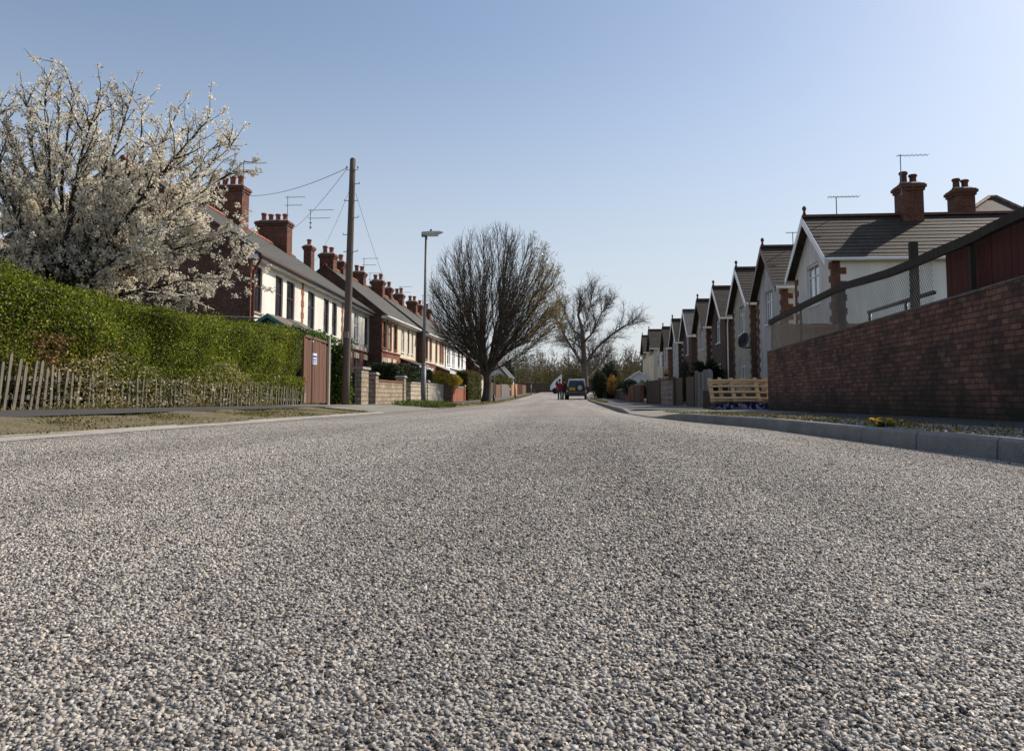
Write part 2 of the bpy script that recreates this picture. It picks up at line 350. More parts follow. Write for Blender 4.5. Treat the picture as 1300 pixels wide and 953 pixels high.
def np_mesh(name, V, Fs, mat, parent=None, smooth=False, check=False):
    """big mesh from arrays; Fs (n,k)"""
    off = np.array(wloc(parent)) if parent is not None else np.zeros(3)
    V = np.asarray(V, np.float32) - off.astype(np.float32); Fs = np.asarray(Fs, np.int32); n, k = Fs.shape
    me = bpy.data.meshes.new(name); me.vertices.add(len(V)); me.vertices.foreach_set('co', V.ravel())
    me.loops.add(n * k); me.loops.foreach_set('vertex_index', Fs.ravel())
    me.polygons.add(n); me.polygons.foreach_set('loop_start', np.arange(0, n * k, k, dtype=np.int32))
    me.update(calc_edges=True)
    me.materials.append(MT[mat])
    if smooth: me.polygons.foreach_set('use_smooth', [True] * n)
    o = bpy.data.objects.new(name, me); COL.objects.link(o)
    if parent is not None: o.parent = parent
    return o

def tag(o, label=None, cat=None, group=None, kind=None):
    if label: o['label'] = label
    if cat: o['category'] = cat
    if group: o['group'] = group
    if kind: o['kind'] = kind
    return o

def empty(name, loc, label, cat, group=None):
    o = bpy.data.objects.new(name, None); COL.objects.link(o); o.location = loc; o.empty_display_size = .2
    return tag(o, label, cat, group)

def copy_tree(o, parent=None):
    c = o.copy(); COL.objects.link(c); c.parent = parent
    for ch in list(o.children): copy_tree(ch, c)
    return c

def leaves(C, size, jitter=.4, aspect=1.6, nrm=None, flat=.0):
    """rhombic leaf faces at centres C (n,3); returns V, F"""
    n = len(C)
    a = rng.normal(size=(n, 3)); 
    if nrm is not None: a = a * (1 - flat) + np.cross(nrm, rng.normal(size=(n, 3))) * flat * 1.5
    a /= np.linalg.norm(a, axis=1)[:, None]
    b = rng.normal(size=(n, 3)); b -= (b * a).sum(1)[:, None] * a; b /= np.linalg.norm(b, axis=1)[:, None]
    s = size * (1 + jitter * rng.uniform(-1, 1, n))[:, None]
    V = np.stack([C - a * s * .5, C + b * s / aspect * .5, C + a * s * .5, C - b * s / aspect * .5], 1).reshape(-1, 3)
    return V, np.arange(n * 4).reshape(n, 4)

def unit(v): return v / (np.linalg.norm(v) + 1e-9)
def interp(pts, y):
    xs = [p[0] for p in pts]; ys = [p[1] for p in pts]
    return np.interp(y, xs, ys)

# ------------------------------------------------------------------ the ground
XLp = [(-30, -3.75), (4.6, -3.61), (9, -3.52), (20, -3.55), (33, -3.9), (46, -4.5), (64, -4.95), (99, -5.9), (165, -8)]
ZLp = [(-30, .03), (0, -.02), (10, -.04), (20, -.075), (33, -.125), (46, -.11), (64, .03), (99, .42), (165, 1.1), (260, 1.5)]
XRp = [(-30, 2.6), (0, 2.5), (4.6, 2.38), (6, 2.28), (9.5, 2.15), (11.7, 1.78), (15, 1.43), (21, 1.14), (45, 1.0), (66, .78), (90, 1.0), (120, 1.8), (165, 3)]
ZRp = [(-30, -.08), (0, -.09), (4.6, -.11), (9.5, -.13), (15, -.165), (21, -.2), (45, -.2), (66, -.13), (99, .28), (165, 1.1), (260, 1.5)]
ZCp = [(-30, 0), (0, 0), (20, -.04), (45, -.085), (66, -.04), (99, .38), (165, 1.12), (260, 1.5)]
XFp = [(-30, 4.5), (19.4, 4.5), (24, 4.05), (32, 3.5), (41, 3.2), (83, 3.3), (100, 3.7), (165, 5)]
XL = lambda y: interp(XLp, y); ZL = lambda y: interp(ZLp, y); XR = lambda y: interp(XRp, y); ZR = lambda y: interp(ZRp, y)
ZC = lambda y: interp(ZCp, y); XF = lambda y: interp(XFp, y)
ZPL = lambda y: interp([(-30, .11), (0, .09), (9, .08), (20, .03), (22, -.01), (43, -.05), (64, .08), (99, .52), (165, 1.2), (260, 1.5)], y)   # left footpath
ZPR = lambda y: ZR(y) + .11
def road_z(x, y):
    xl, xr = XL(y), XR(y)
    return np.where(x < 0, ZC(y) + (ZL(y) - ZC(y)) * (np.abs(x / xl)) ** 2, ZC(y) + (ZR(y) - ZC(y)) * (np.abs(x / xr)) ** 1.6)
def base_z(y): return interp([(-700, -.3), (20, -.32), (50, -.35), (66, -.26), (99, .15), (165, .95), (260, 1.4), (900, 2.0)], y)

def strip(name, ys, cols, mat, kind='structure'):
    """cols(y) -> list of (x, z) across"""
    V = []; 
    for y in ys:
        for x, z in cols(y): V.append((x, y, z))
    k = len(cols(ys[0])); Fs = []
    for i in range(len(ys) - 1):
        for j in range(k - 1): Fs.append((i * k + j, i * k + j + 1, (i + 1) * k + j + 1, (i + 1) * k + j))
    m = MB(); m.add(V, Fs); o = m.build(name, mat, None, True); tag(o, kind=kind); return o

ysR = sorted(set(list(np.arange(-20, 8, .5)) + list(np.arange(8, 40, 1.)) + list(np.arange(40, 166, 3.))))
strip('road', ysR, lambda y: [(x, float(road_z(x, y))) for x in list(np.linspace(XL(y), 0, 9)) + list(np.linspace(0, XR(y), 7))[1:]], 'road')
strip('ground', [-700, -100, -30, 20, 50, 66, 99, 130, 165, 200, 260, 400, 900], lambda y: [(x, float(base_z(y))) for x in (-800, -100, -30, -7, 5, 30, 100, 800)], 'soil')
# left verge, drive crossing and footpath
def hz(x, y, s=.012): return s * math.sin(x * 3.1 + y * 1.7) + s * .7 * math.sin(y * 4.3 + x)
vl = lambda y0, y1, st: list(np.arange(y0, y1 + .01, st))
strip('edging', vl(-20, 14, .5), lambda y: [(XL(y) - .13 + .02 * math.sin(y * 2.3), ZL(y) + .026), (XL(y) - .02, ZL(y) + .012), (XL(y) + .06 + .025 * math.sin(y * 1.7) + .015 * math.sin(y * 6.1), float(road_z(XL(y) + .06, y)) + .004)], 'edge_grit')
strip('verge', vl(-20, 14, .25), lambda y: [(x, float(ZL(y) + .02 + (ZPL(y) - ZL(y) - .03) * (XL(y) - .08 - x) / (XL(y) + 4.7) + (.0 if x > -3.75 else hz(x, y)))) for x in np.linspace(XL(y) - .08, -4.7, 6)], 'verge')
strip('driveway_crossing', vl(14, 20.5, .5), lambda y: [(XL(y), float(ZL(y)) + .004), (-4.2, float(ZL(y) * .4 + ZPL(y) * .6)), (-4.7, float(ZPL(y)))], 'concrete')
strip('verge', vl(20.5, 120, 1.), lambda y: [(XL(y), float(ZL(y)) + .006), (XL(y) - .3, float(ZL(y)) * .5 + float(ZPL(y)) * .5 + .02), (min(XL(y) - .6, -4.7), float(ZPL(y)) + .015)], 'verge')
strip('footpath', vl(-20, 16.5, .5), lambda y: [(-4.69, ZPL(y) - .004), (-5.8, ZPL(y) + .002), (-7.0, ZPL(y) + .004)], 'tarmac')
strip('driveway', vl(16.5, 23.5, .5), lambda y: [(-4.69, ZPL(y) - .004), (-5.8, ZPL(y) + .002), (-7.4, ZPL(y) + .004)], 'concrete')
strip('footpath', vl(23.5, 120, 1.), lambda y: [(min(XL(y) - .58, -4.69), ZPL(y) - .004), (-6.2 if XL(y) > -5.4 else XL(y) - 1.2, ZPL(y) + .002), (min(-7.1, XL(y) - 1.5), ZPL(y) + .004)], 'tarmac_pale')
# right kerb in stones, dropped at the driveway
kb = MB()
def kerb_run(y0, y1, drop=None):
    y = y0; 
    while y < y1 - .05:
        ye = min(y + .915, y1); a, b = y + .006, ye - .006
        P = []
        for yy in (a, b):
            h = .12
            if drop: h = float(np.interp(yy, *drop))
            x = float(XR(yy)); z = float(ZR(yy)); j = random.uniform(-.004, .004)
            P.append([(x - .004 + j, yy, z - .1), (x + .008 + j, yy, z + h - .018), (x + .026 + j, yy, z + h), (x + .135 + j, yy, z + h), (x + .135 + j, yy, z - .1)])
        n = 5; V = P[0] + P[1]; Fs = [(i, (i + 1) % n, n + (i + 1) % n, n + i) for i in range(n)] + [(4, 3, 2, 1, 0), (5, 6, 7, 8, 9)]
        kb.add(V, [tuple(reversed(f)) for f in Fs]); y = ye
kerb_run(-20, 21, ([-20, 13.3, 15.2, 19.5, 21], [.125, .125, .02, .02, .12])); kerb_run(21, 165)
tag(kb.build('kerb', 'kerb'), kind='structure')
ks = MB()
strip('kerb_bed', vl(-20, 165, 1.), lambda y: [(XR(y) - .01, ZR(y) - .06), (XR(y) + .15, ZR(y) - .05)], 'tarmac')
vr = lambda y: float(np.interp(y, [-20, 6, 12, 15, 19, 30, 60, 165], [1.05, .95, .75, .35, .15, .25, .5, .5]))
pin = lambda y: float(np.interp(y, [13.3, 15.2, 19.5, 21], [0, -.085, -.085, 0]))
strip('verge', vl(-20, 15, .25), lambda y: [(XR(y) + .13, ZPR(y) + .006 + pin(y)), (XR(y) + .13 + vr(y) * .35, ZPR(y) + .012 + pin(y) + hz(y * 2, y, .006)), (XR(y) + .13 + vr(y), ZPR(y) + .015 + pin(y) * .6)], 'grit')
strip('driveway_crossing', vl(15, 20.5, .5), lambda y: [(XR(y) + .13, ZPR(y) - .008 + pin(y)), (XR(y) + 1.2, ZPR(y) - .005 + pin(y) * .5), (XF(y) + .1, ZPR(y))], 'concrete')
strip('pavement', vl(-20, 15, .5), lambda y: [(XR(y) + .13 + vr(y), ZPR(y) + .012 + pin(y) * .6), (4.6, ZPR(y) + .01)], 'tarmac')
strip('pavement', vl(20.5, 165, 1.), lambda y: [(XR(y) + .13, ZPR(y) - .004 + pin(y)), (XR(y) + .13 + vr(y), ZPR(y)), (XF(y) + .1, ZPR(y) + .004)], 'tarmac_pale')
strip('driveway', vl(18.9, 25.5, .5), lambda y: [(XF(y) + .1, ZPR(y) + .002), (9.0, ZPR(y) + .02)], 'concrete')

# loose chippings of the surface dressing, dense near the lens and thinning along the road
def chippings():
    """angular crushed stones: skewed little blocks, densest near the lens and thinning steadily along the road"""
    cube = np.array([(-1, -1, -1), (1, -1, -1), (1, 1, -1), (-1, 1, -1), (-1, -1, 1), (1, -1, 1), (1, 1, 1), (-1, 1, 1)], float)
    fi = np.array([(4, 5, 6, 7), (0, 1, 5, 4), (1, 2, 6, 5), (2, 3, 7, 6), (3, 0, 4, 7)])     # the buried underside is left off
    P = []
    for y0 in np.arange(.25, 12, .25):
        y1 = y0 + .25; dens = 115000 * math.exp(-y0 / 1.35) + 700 * max(0, 1 - y0 / 12)
        xl = max(-.75 * y1 - .45, -3.6); xr = min(.62 * y1 + .45, 2.3)
        n = int(dens * .25 * (xr - xl)); P.append(np.stack([rng.uniform(xl, xr, n), rng.uniform(y0, y1, n)], 1))
    P = np.concatenate(P); n = len(P); print('chips', n)
    r = rng.uniform(.0009, .00185, n) * np.where(rng.random(n) < .06, 1.35, 1) * np.interp(P[:, 1], [0, 1.5, 3, 8], [1, 1.08, 1.35, 1.7])
    sc = np.stack([r * rng.uniform(.75, 1.5, n), r * rng.uniform(.6, 1.15, n), r * rng.uniform(.35, .7, n)], 1)
    V = cube[None] * (1 + .45 * rng.uniform(-1, 1, (n, 8, 3))) * sc[:, None]
    a = rng.uniform(0, 2 * math.pi, n); t = rng.normal(0, .42, n); u = rng.normal(0, .42, n)
    def rot(V, i, j, an):
        c, s_ = np.cos(an)[:, None], np.sin(an)[:, None]; W = V.copy()
        W[..., i] = V[..., i] * c - V[..., j] * s_; W[..., j] = V[..., i] * s_ + V[..., j] * c; return W
    V = rot(rot(rot(V, 1, 2, t), 0, 2, u), 0, 1, a)
    z = road_z(P[:, 0], P[:, 1]) + r * rng.uniform(-.35, .55, n)
    V += np.stack([P[:, 0], P[:, 1], z], 1)[:, None]
    o = np_mesh('road_gravel', V.reshape(-1, 3), (fi[None] + 8 * np.arange(n)[:, None, None]).reshape(-1, 4), 'chip', check=False)
    tag(o, 'loose grey stone chippings on the road surface', 'gravel', kind='stuff')
chippings()

# grass and weeds
def grass(name, pts, h, mat, label, wid=.006, lean=.5):
    n = len(pts); hh = h * rng.uniform(.4, 1.2, n)
    a = rng.uniform(0, 2 * math.pi, n); d = np.stack([np.cos(a), np.sin(a), np.zeros(n)], 1)
    ln = rng.normal(0, lean, (n, 3)); ln[:, 2] = 1; ln /= np.linalg.norm(ln, axis=1)[:, None]
    w = wid * rng.uniform(.6, 1.4, n)[:, None]
    tip = pts + ln * hh[:, None]; mid = pts + ln * hh[:, None] * .55 + np.array((0, 0, .0))
    tip[:, 2] -= .15 * hh
    V = np.stack([pts - d * w, pts + d * w, mid + d * w * .8, tip, mid - d * w * .8], 1).reshape(-1, 3)
    o = np_mesh(name, V, np.arange(n * 5).reshape(n, 5), mat); tag(o, label, 'grass', kind='stuff'); return o
def patchy(x, y, s=1.7): return .5 + .5 * np.sin(x * s * 2.2 + np.sin(y * s) * 2) * np.sin(y * s * .9 + np.sin(x * 2.7 * s))
n = 26000; y = rng.uniform(4, 14, n); x = rng.uniform(0, 1, n) * (-1.05) + XL(y) - .12
k = rng.random(n) < patchy(x, y) ** 1.5 * .8; x, y = x[k], y[k]
z = ZL(y) + .015 + (ZPL(y) - ZL(y) - .03) * (XL(y) - .08 - x) / (XL(y) + 4.7)
grass('verge_grass', np.stack([x, y, z], 1), .030, 'grass', 'short patchy dry grass on the left verge')
n = 5000; y = rng.uniform(5, 24, n); x = -6.82 + rng.normal(0, .04, n); k = rng.random(n) < patchy(x * 0, y, 1.1) ** 2; x, y = x[k], y[k]
grass('fence_weeds', np.stack([x, y, ZPL(y) + .003], 1), .10, 'grass', 'weeds along the foot of the picket fence')
n = 4200; y = 19.2 + rng.random(n) ** .7 * 4.8; x = -3.7 - rng.random(n) * 1.15
k = ((x + 4.35) / .75) ** 2 + ((y - 21.9) / 2.4) ** 2 < 1.1; x, y = x[k], y[k]
grass('verge_grass', np.stack([x, y, ZPL(y) - .02 - .05 * (x > -4)], 1), .20, 'grass_green', 'lush green grass tuft around the lamp post', .009)
n = 9000; y = rng.uniform(23, 100, n); x = XL(y) - .05 - rng.random(n) * .6
k = rng.random(n) < patchy(x, y, .5); x, y = x[k], y[k]
grass('verge_grass', np.stack([x, y, .5 * ZPL(y) + .5 * ZL(y)], 1), .10, 'grass', 'rough grass along the far left verge', .015)
n = 8000; y = rng.uniform(3, 15, n); x = XR(y) + .14 + rng.random(n) ** 1.5 * 1.0
k = rng.random(n) < .15 + .85 * patchy(x, y, 1.3) ** 2; x, y = x[k], y[k]
grass('verge_grass', np.stack([x, y, ZPR(y) + .008], 1), .05, 'grass', 'sparse grass in the grit behind the right kerb')
n = 5200; y = rng.uniform(2.5, 14, n); x = XR(y) + .15 + rng.random(n) ** 1.6 * .75; k = rng.random(n) < np.interp(y, [2.5, 5, 7, 14], [1, .9, .35, .15]); x, y = x[k], y[k]; n = len(x)
r = rng.uniform(.004, .011, n); cb = np.array([(-1, -1, -1), (1, -1, -1), (1, 1, -1), (-1, 1, -1), (-1, -1, 1), (1, -1, 1), (1, 1, 1), (-1, 1, 1)], float)
V = cb[None] * (1 + .4 * rng.uniform(-1, 1, (n, 8, 3))) * (r[:, None] * np.array((1, 1, .7)))[:, None] + np.stack([x, y, ZPR(y) + .014], 1)[:, None]
tag(np_mesh('verge_gravel', V.reshape(-1, 3), (np.array([(4, 5, 6, 7), (0, 1, 5, 4), (1, 2, 6, 5), (2, 3, 7, 6), (3, 0, 4, 7)])[None] + 8 * np.arange(n)[:, None, None]).reshape(-1, 4), 'chip'), 'pale gravel scattered behind the right kerb', 'gravel', kind='stuff')
n = 1500; y = rng.uniform(44, 72, n); x = XR(y) + .14 + rng.random(n) * .5
grass('verge_grass', np.stack([x, y, ZPR(y)], 1), .12, 'grass', 'grass strip on the pavement edge beside the parked car', .02)

# ------------------------------------------------------------------ hedge, picket fence, gate
def hedge():
    y0, y1 = 4.5, 19.25
    top = lambda y: float(np.interp(y, [4.5, 8.8, 10.8, 13, 17.2, 19.25], [1.80, 1.86, 1.75, 1.70, 1.81, 1.93]))
    root = empty('hedge', (-7.6, 12, 0), 'long clipped privet hedge behind the leaning picket fence', 'hedge')
    ys = np.arange(y0, y1 + .01, .25); zs = np.linspace(0, 1, 12); V = []; Fs = []
    def wob(y, z): return .05 * math.sin(y * 2.1 + z * 3) + .035 * math.sin(y * 5.3 - z * 4) + .03 * math.sin(z * 7 + y)
    prof = [(0, t) for t in zs] + [(s_, 1) for s_ in (.25, .5, .75, 1)] + [(1, t) for t in (.6, .2, 0)]
    for y in ys:
        for s_, t in prof:
            bulge = .16 * min(1, t * 2.2)
            x = -7.22 + bulge * .7 - s_ * 1.15 + (wob(y, t * 2) if s_ == 0 else 0) - (.09 if (s_ == 0 and t > .96) else 0)
            z = ZPL(y) - .05 + t * (top(y) - .02 - ZPL(y)) + (.04 * math.sin(y * 3.3 + s_ * 5) if t == 1 else 0)
            V.append((x - .08, y, z))
    k = len(prof)
    for i in range(len(ys) - 1):
        for j in range(k - 1): Fs.append((i * k + j, (i + 1) * k + j, (i + 1) * k + j + 1, i * k + j + 1))
    Fs.append(tuple(range(k))); Fs.append(tuple(range((len(ys) - 1) * k + k - 1, (len(ys) - 1) * k - 1, -1)))
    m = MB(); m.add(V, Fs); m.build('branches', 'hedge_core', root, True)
    # leaves
    n = 190000
    y = y0 + (y1 - y0) * rng.random(n) ** 1.0; t = rng.random(n)
    face = rng.random(n) < .72
    tp = np.interp(y, [4.5, 8.8, 10.8, 13, 17.2, 19.25], [1.80, 1.86, 1.75, 1.70, 1.81, 1.93])
    wobv = .05 * np.sin(y * 2.1 + t * 6) + .035 * np.sin(y * 5.3 - t * 8) + .03 * np.sin(t * 14 + y)
    x = -7.22 + .112 * np.minimum(1, t * 2.2) + wobv - .09 * (t > .96) + rng.normal(.0, .05, n)
    z = ZPL(y) + t * (tp - ZPL(y))
    keep = ~face | (t > .36) | (rng.random(n) < np.clip((t - .02) * 2.6, .08, 1) * (.25 + .75 * patchy(y, t * 2, 1.5)) + .75 * (y > 15.2))
    xt = -7.22 - rng.random(n) * 1.15; zt = tp + rng.normal(0, .035, n) + .04 * np.sin(y * 3.3 + 2) + .02
    x = np.where(face, x, xt); z = np.where(face, z, zt)
    # sprays that stick out a little
    x += np.where(rng.random(n) < .05, rng.random(n) * .08, 0); z += np.where(~face & (rng.random(n) < .06), rng.random(n) * .12, 0)
    C = np.stack([x, y, z], 1)[keep]
    Ve, Fe = leaves(C, .034); np_mesh('foliage', Ve, Fe, 'hedge', root)
    # shoots the shears missed
    sh = []
    for i in range(420):
        p0 = np.array((-7.15 - random.random() * 1.0, random.uniform(5, 19), 0)); p0[2] = np.interp(p0[1], [4.5, 8.8, 10.8, 13, 17.2, 19.25], [1.80, 1.86, 1.75, 1.70, 1.81, 1.93]); d = unit(np.array((random.gauss(.1, .3), random.gauss(0, .3), 1.))); L = random.uniform(.05, .17)
        for t in np.arange(.02, L, .018): sh.append(p0 + d * t + rng.normal(0, .009, 3))
    Ve, Fe = leaves(np.array(sh), .03); np_mesh('shoots', Ve, Fe, 'hedge', root)
    ne = 5000; C = np.stack([-7.2 - rng.random(ne) * 1.1, y1 + rng.normal(.02, .04, ne), .05 + rng.random(ne) * 1.93], 1)
    Ve, Fe = leaves(C, .045); np_mesh('foliage', Ve, Fe, 'hedge', root)
    # dry and pale variegated growth low down
    n = 22000; y = rng.uniform(8.8, 17.5, n); t = rng.random(n) ** 1.2
    z = .09 + t * .75 * (.6 + .5 * np.sin(y * .9 + 1) ** 2); k = rng.random(n) < (.15 + .85 * patchy(y, z * 2, 1.1)) * np.interp(y, [8.8, 9.8, 11, 15, 17.5], [.15, .4, .9, .8, .35])
    x = -7.0 + rng.normal(0, .07, n) + np.interp(y, [8.8, 9.8, 11], [-.05, .03, .10]); C = np.stack([x, y, z], 1)[k]
    Ve, Fe = leaves(C, .042); o = np_mesh('ivy', Ve, Fe, 'ivy_pale', root); o['label'] = 'pale variegated leaves low in the hedge'
    n = 5000; y = rng.normal(10, 1.0, n); C = np.stack([-7.1 + rng.normal(0, .06, n), y, .35 + rng.random(n) * .75], 1)
    Ve, Fe = leaves(C[rng.random(n) < patchy(C[:, 1], C[:, 2], 2)], .04); o = np_mesh('dead_leaves', Ve, Fe, 'dry_leaf', root); o['label'] = 'brown dead patch of the hedge'
    n = 26000; y = rng.uniform(10.5, 19.2, n); z = .12 + rng.random(n) ** .6 * .62; k = rng.random(n) < np.interp(y, [10.5, 12, 15, 19.2], [.2, .6, .9, 1.]) * np.clip(z * 2.0, .12, 1) * (.35 + .65 * patchy(y, z * 3, 1.7)); C = np.stack([-6.93 + rng.normal(0, .05, n), y, z], 1)[k]
    Ve, Fe = leaves(C, .036); np_mesh('foliage', Ve, Fe, 'hedge', root)
    st = MB()
    for i in range(260):
        yy = random.uniform(5, 19); xx = -7.2 + random.gauss(0, .08); zz = ZPL(yy)
        st.tube([(xx, yy, zz), (xx + random.gauss(0, .05), yy + random.gauss(0, .08), zz + .4), (xx + random.gauss(0, .08), yy + random.gauss(0, .15), zz + .9)], [.009, .007, .004], 4, False)
    st.build('stems', 'bark', root)
hedge()

def picket_fence():
    root = empty('picket_fence', (-6.95, 12, .05), 'weathered grey picket fence leaning at the foot of the hedge', 'fence')
    y = 6.6
    i = 0
    while y < 19.1 and i < 99:
        h = random.uniform(.50, .66) * (1.08 if random.random() < .15 else 1) * float(np.interp(y, [9.6, 11, 19], [1, .80, .68])); lean = random.gauss(.07, .05) if y < 10.6 else random.gauss(.01, .05)
        if random.random() < .22 and y > 10: y += .13; continue
        w = random.uniform(.019, .026) * (1 if y < 10.5 else .8); z0 = float(ZPL(y)) - .02; dx = random.gauss(.03, .02)
        # tilt along Y with height: u = (0, lean, 1)
        m = MB(); up = np.array((dx, lean, 1.)); up /= np.linalg.norm(up); sd = np.array((0, 1., -lean)); fr = np.array((.010, 0, 0))
        b = np.array((-6.93 + random.gauss(0, .008) + float(np.interp(y, [10, 11.5], [0, .07])), y, z0)); t = b + up * h; tt = t + up * .03
        m.hexa([b - sd * w - fr, b - sd * w + fr, b + sd * w + fr, b + sd * w - fr, t - sd * w - fr, t - sd * w + fr, t + sd * w + fr, t + sd * w - fr])
        m.hexa([t - sd * w - fr, t - sd * w + fr, t + sd * w + fr, t + sd * w - fr, tt - sd * w * .4 - fr, tt - sd * w * .4 + fr, tt + sd * w * .4 + fr, tt + sd * w * .4 - fr])
        m.build('picket', 'wood_grey', root); i += 1
        y += random.uniform(.115, .145)
    for z, xx in ((.40, -6.985), (.14, -6.985)):
        for a in np.arange(6.5, 19, 2.1):
            e = min(a + 2.08, 19.2); za, ze = ZPL(a) + z + random.gauss(0, .015), ZPL(e) + z + random.gauss(0, .015)
            m = MB(); m.hexa([(xx - .018, a, za - .028), (xx + .018, a, za - .028), (xx + .018, e, ze - .028), (xx - .018, e, ze - .028), (xx - .018, a, za + .028), (xx + .018, a, za + .028), (xx + .018, e, ze + .028), (xx - .018, e, ze + .028)])
            m.build('rail', 'wood_grey', root)
picket_fence()

def gate():
    a, b = 19.45, 21.35
    root = empty('wooden_gate', (-7, 20.4, .03), 'brown double boarded wooden gate with a small white notice', 'gate')
    mid = at(399, 480, X=-7)[1]
    for y0, y1 in ((a, mid - .012), (mid + .012, b)):
        m = MB(); nb = max(4, int((y1 - y0) / .115)); w = (y1 - y0) / nb
        for i in range(nb):
            j = random.uniform(-.004, .004)
            m.box((-7.03 + j, y0 + i * w + .003, .07), (-7.0 + j, y0 + (i + 1) * w - .003, 1.74 + random.uniform(-.004, .004) - .012 * i))
        m.box((-7.06, y0, .3), (-7.034, y1, .42)); m.box((-7.06, y0, 1.3), (-7.034, y1, 1.42))
        m.build('gate_leaf', 'wood_gate', root)
    m = MB(); m.box((-7.09, a - .07, 0), (-6.995, a - .005, 1.80)); m.build('post', 'wood_gate', root)
    m = MB(); m.box((-7.09, b + .006, 0), (-6.995, b + .10, 1.76)); m.build('post', 'paint_maroon', root)
    m = MB(); m.hexa([(-7.08, a, 1.77), (-6.985, a, 1.77), (-6.985, b, 1.71), (-7.08, b, 1.71), (-7.08, a, 1.84), (-6.985, a, 1.84), (-6.985, b, 1.78), (-7.08, b, 1.78)]); m.build('capping_rail', 'wood_gate', root)
    p = at(396.5, 448, X=-6.99); q = at(401.5, 463, X=-6.99)
    m = MB(); m.box((-6.994, p[1], q[2]), (-6.982, q[1] + .03, p[2])); s_ = m.build('notice', 'sign_white', root)
    m = MB(); h = p[2] - q[2]
    for t0, t1, e in ((.62, .80, .02), (.38, .50, .05), (.22, .30, .08), (.08, .14, .04)):
        m.box((-6.981, p[1] + .012 + e * .2, q[2] + h * t0), (-6.979, q[1] + .02 - e * .4, q[2] + h * t1))
    m.build('print', 'sign_blue', s_)
    m = MB(); m.box((-7.02, 19.30, -.02), (-6.93, 19.375, .34)); tag(m.build('stone_post', 'cement'), 'short pale stone stub beside the brown gate', 'post')
gate()

# cream pipe post, small dark gate and ivy pillar between the gate and the telegraph pole
def beside_gate():
    y = at(417, 500, X=-6.95)[1]
    m = MB(); m.tube([(-6.95, y, -.02), (-6.95, y, .08), (-6.95, y, 1.86)], [.05, .035, .035], 10); m.tube([(-6.95, y, 1.86), (-6.95, y, 1.88)], .045, 10)
    tag(m.build('pipe_post', 'pvc'), 'cream painted pipe post between the gate and the ivy', 'post')
    root = empty('side_gate', (-7.1, y + .6, 0), 'narrow dark grey boarded side gate beside the ivy', 'gate')
    m = MB()
    for i in range(6): m.box((-7.2, y + .1 + i * .13, .05), (-7.17, y + .22 + i * .13, 1.72 - .01 * i))
    m.build('boards', 'wood_dark', root)
    m = MB(); m.box((-7.22, y + .06, 1.73), (-7.12, y + .9, 1.79)); m.build('capping_rail', 'paint_white', root)
    iv = empty('ivy_bush', (-7.0, y + 1.3, 0), 'column of bright green ivy beside the telegraph pole', 'ivy')
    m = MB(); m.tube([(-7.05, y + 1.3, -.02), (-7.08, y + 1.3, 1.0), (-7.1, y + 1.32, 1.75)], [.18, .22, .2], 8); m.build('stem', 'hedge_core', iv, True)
    n = 5200; a = rng.uniform(0, 2 * math.pi, n); zz = rng.random(n) * 1.95; r = .27 + rng.normal(0, .05, n) + .06 * np.sin(zz * 4)
    C = np.stack([-7.05 + r * np.cos(a), y + 1.3 + r * np.sin(a) * 1.1, zz], 1)
    n2 = 4200; yy = rng.uniform(19.5, y + 1.3, n2); C2 = np.stack([-7.35 + rng.normal(0, .09, n2), yy, 1.83 + np.abs(rng.normal(0, .09, n2)) + .05 * np.sin(yy * 3)], 1)
    Ve, Fe = leaves(np.concatenate([C, C2]), .06); np_mesh('foliage', Ve, Fe, 'ivy_green', iv)
beside_gate()

# ------------------------------------------------------------------ telegraph pole and cables
def telegraph_pole():
    b = np.array((-6.75, 22.15, 0)); t = at(448, 203, Y=22.2)
    root = empty('telegraph_pole', tuple(b), 'tall brown wooden telegraph pole beside the ivy and gate', 'telegraph pole')
    m = MB(); pts = [b + (t - b) * k for k in np.linspace(0, 1, 9)]; m.tube(pts, list(np.linspace(.122, .085, 9)), 14); m.tube([pts[-1], t + np.array((.01, 0, .05))], [.085, .055], 14)
    m.build('pole', 'wood_pole', root, True)
    for i, zz in enumerate((.55, .62, .69, .76, .83, .90)):
        m = MB()
        p = b + (t - b) * zz; sgn = 1 if i % 2 else -1
        m.tube([p, p + np.array((sgn * .22, 0, 0))], .011, 6); m.tube([p + np.array((sgn * .22, 0, 0)), p + np.array((sgn * .22, 0, .05))], .011, 6)
        if i in (1, 4): m.tube([p, p - np.array((sgn * .2, 0, 0))], .011, 6)
        m.build('step_iron', 'galv', root)
    m = MB(); p = b + (t - b) * .955
    for s_ in (-1, 1): m.tube([p, p + np.array((s_ * .17, -.02, .02)), p + np.array((s_ * .17, -.02, .08))], .012, 6); m.lathe(p + np.array((s_ * .17, -.02, .06)), [(.02, 0), (.03, .02), (.03, .05), (.015, .07)], 8)
    m.build('insulator', 'lamp_head', root)
    m = MB(); p = b + (t - b) * .28; m.box(p + np.array((-.08, -.175, -.09)), p + np.array((.08, -.12, .09))); m.build('junction_plate', 'galv', root)
    return b, t
PB, PT = telegraph_pole()
def cable(a, b, sag, label, r=.010):
    a, b = np.array(a), np.array(b); pts = [a + (b - a) * k - np.array((0, 0, sag * 4 * k * (1 - k))) for k in np.linspace(0, 1, 14)]
    m = MB(); m.tube(pts, r, 5); tag(m.build('overhead_cable', 'wire'), label, 'cable', 'cables from the telegraph pole')

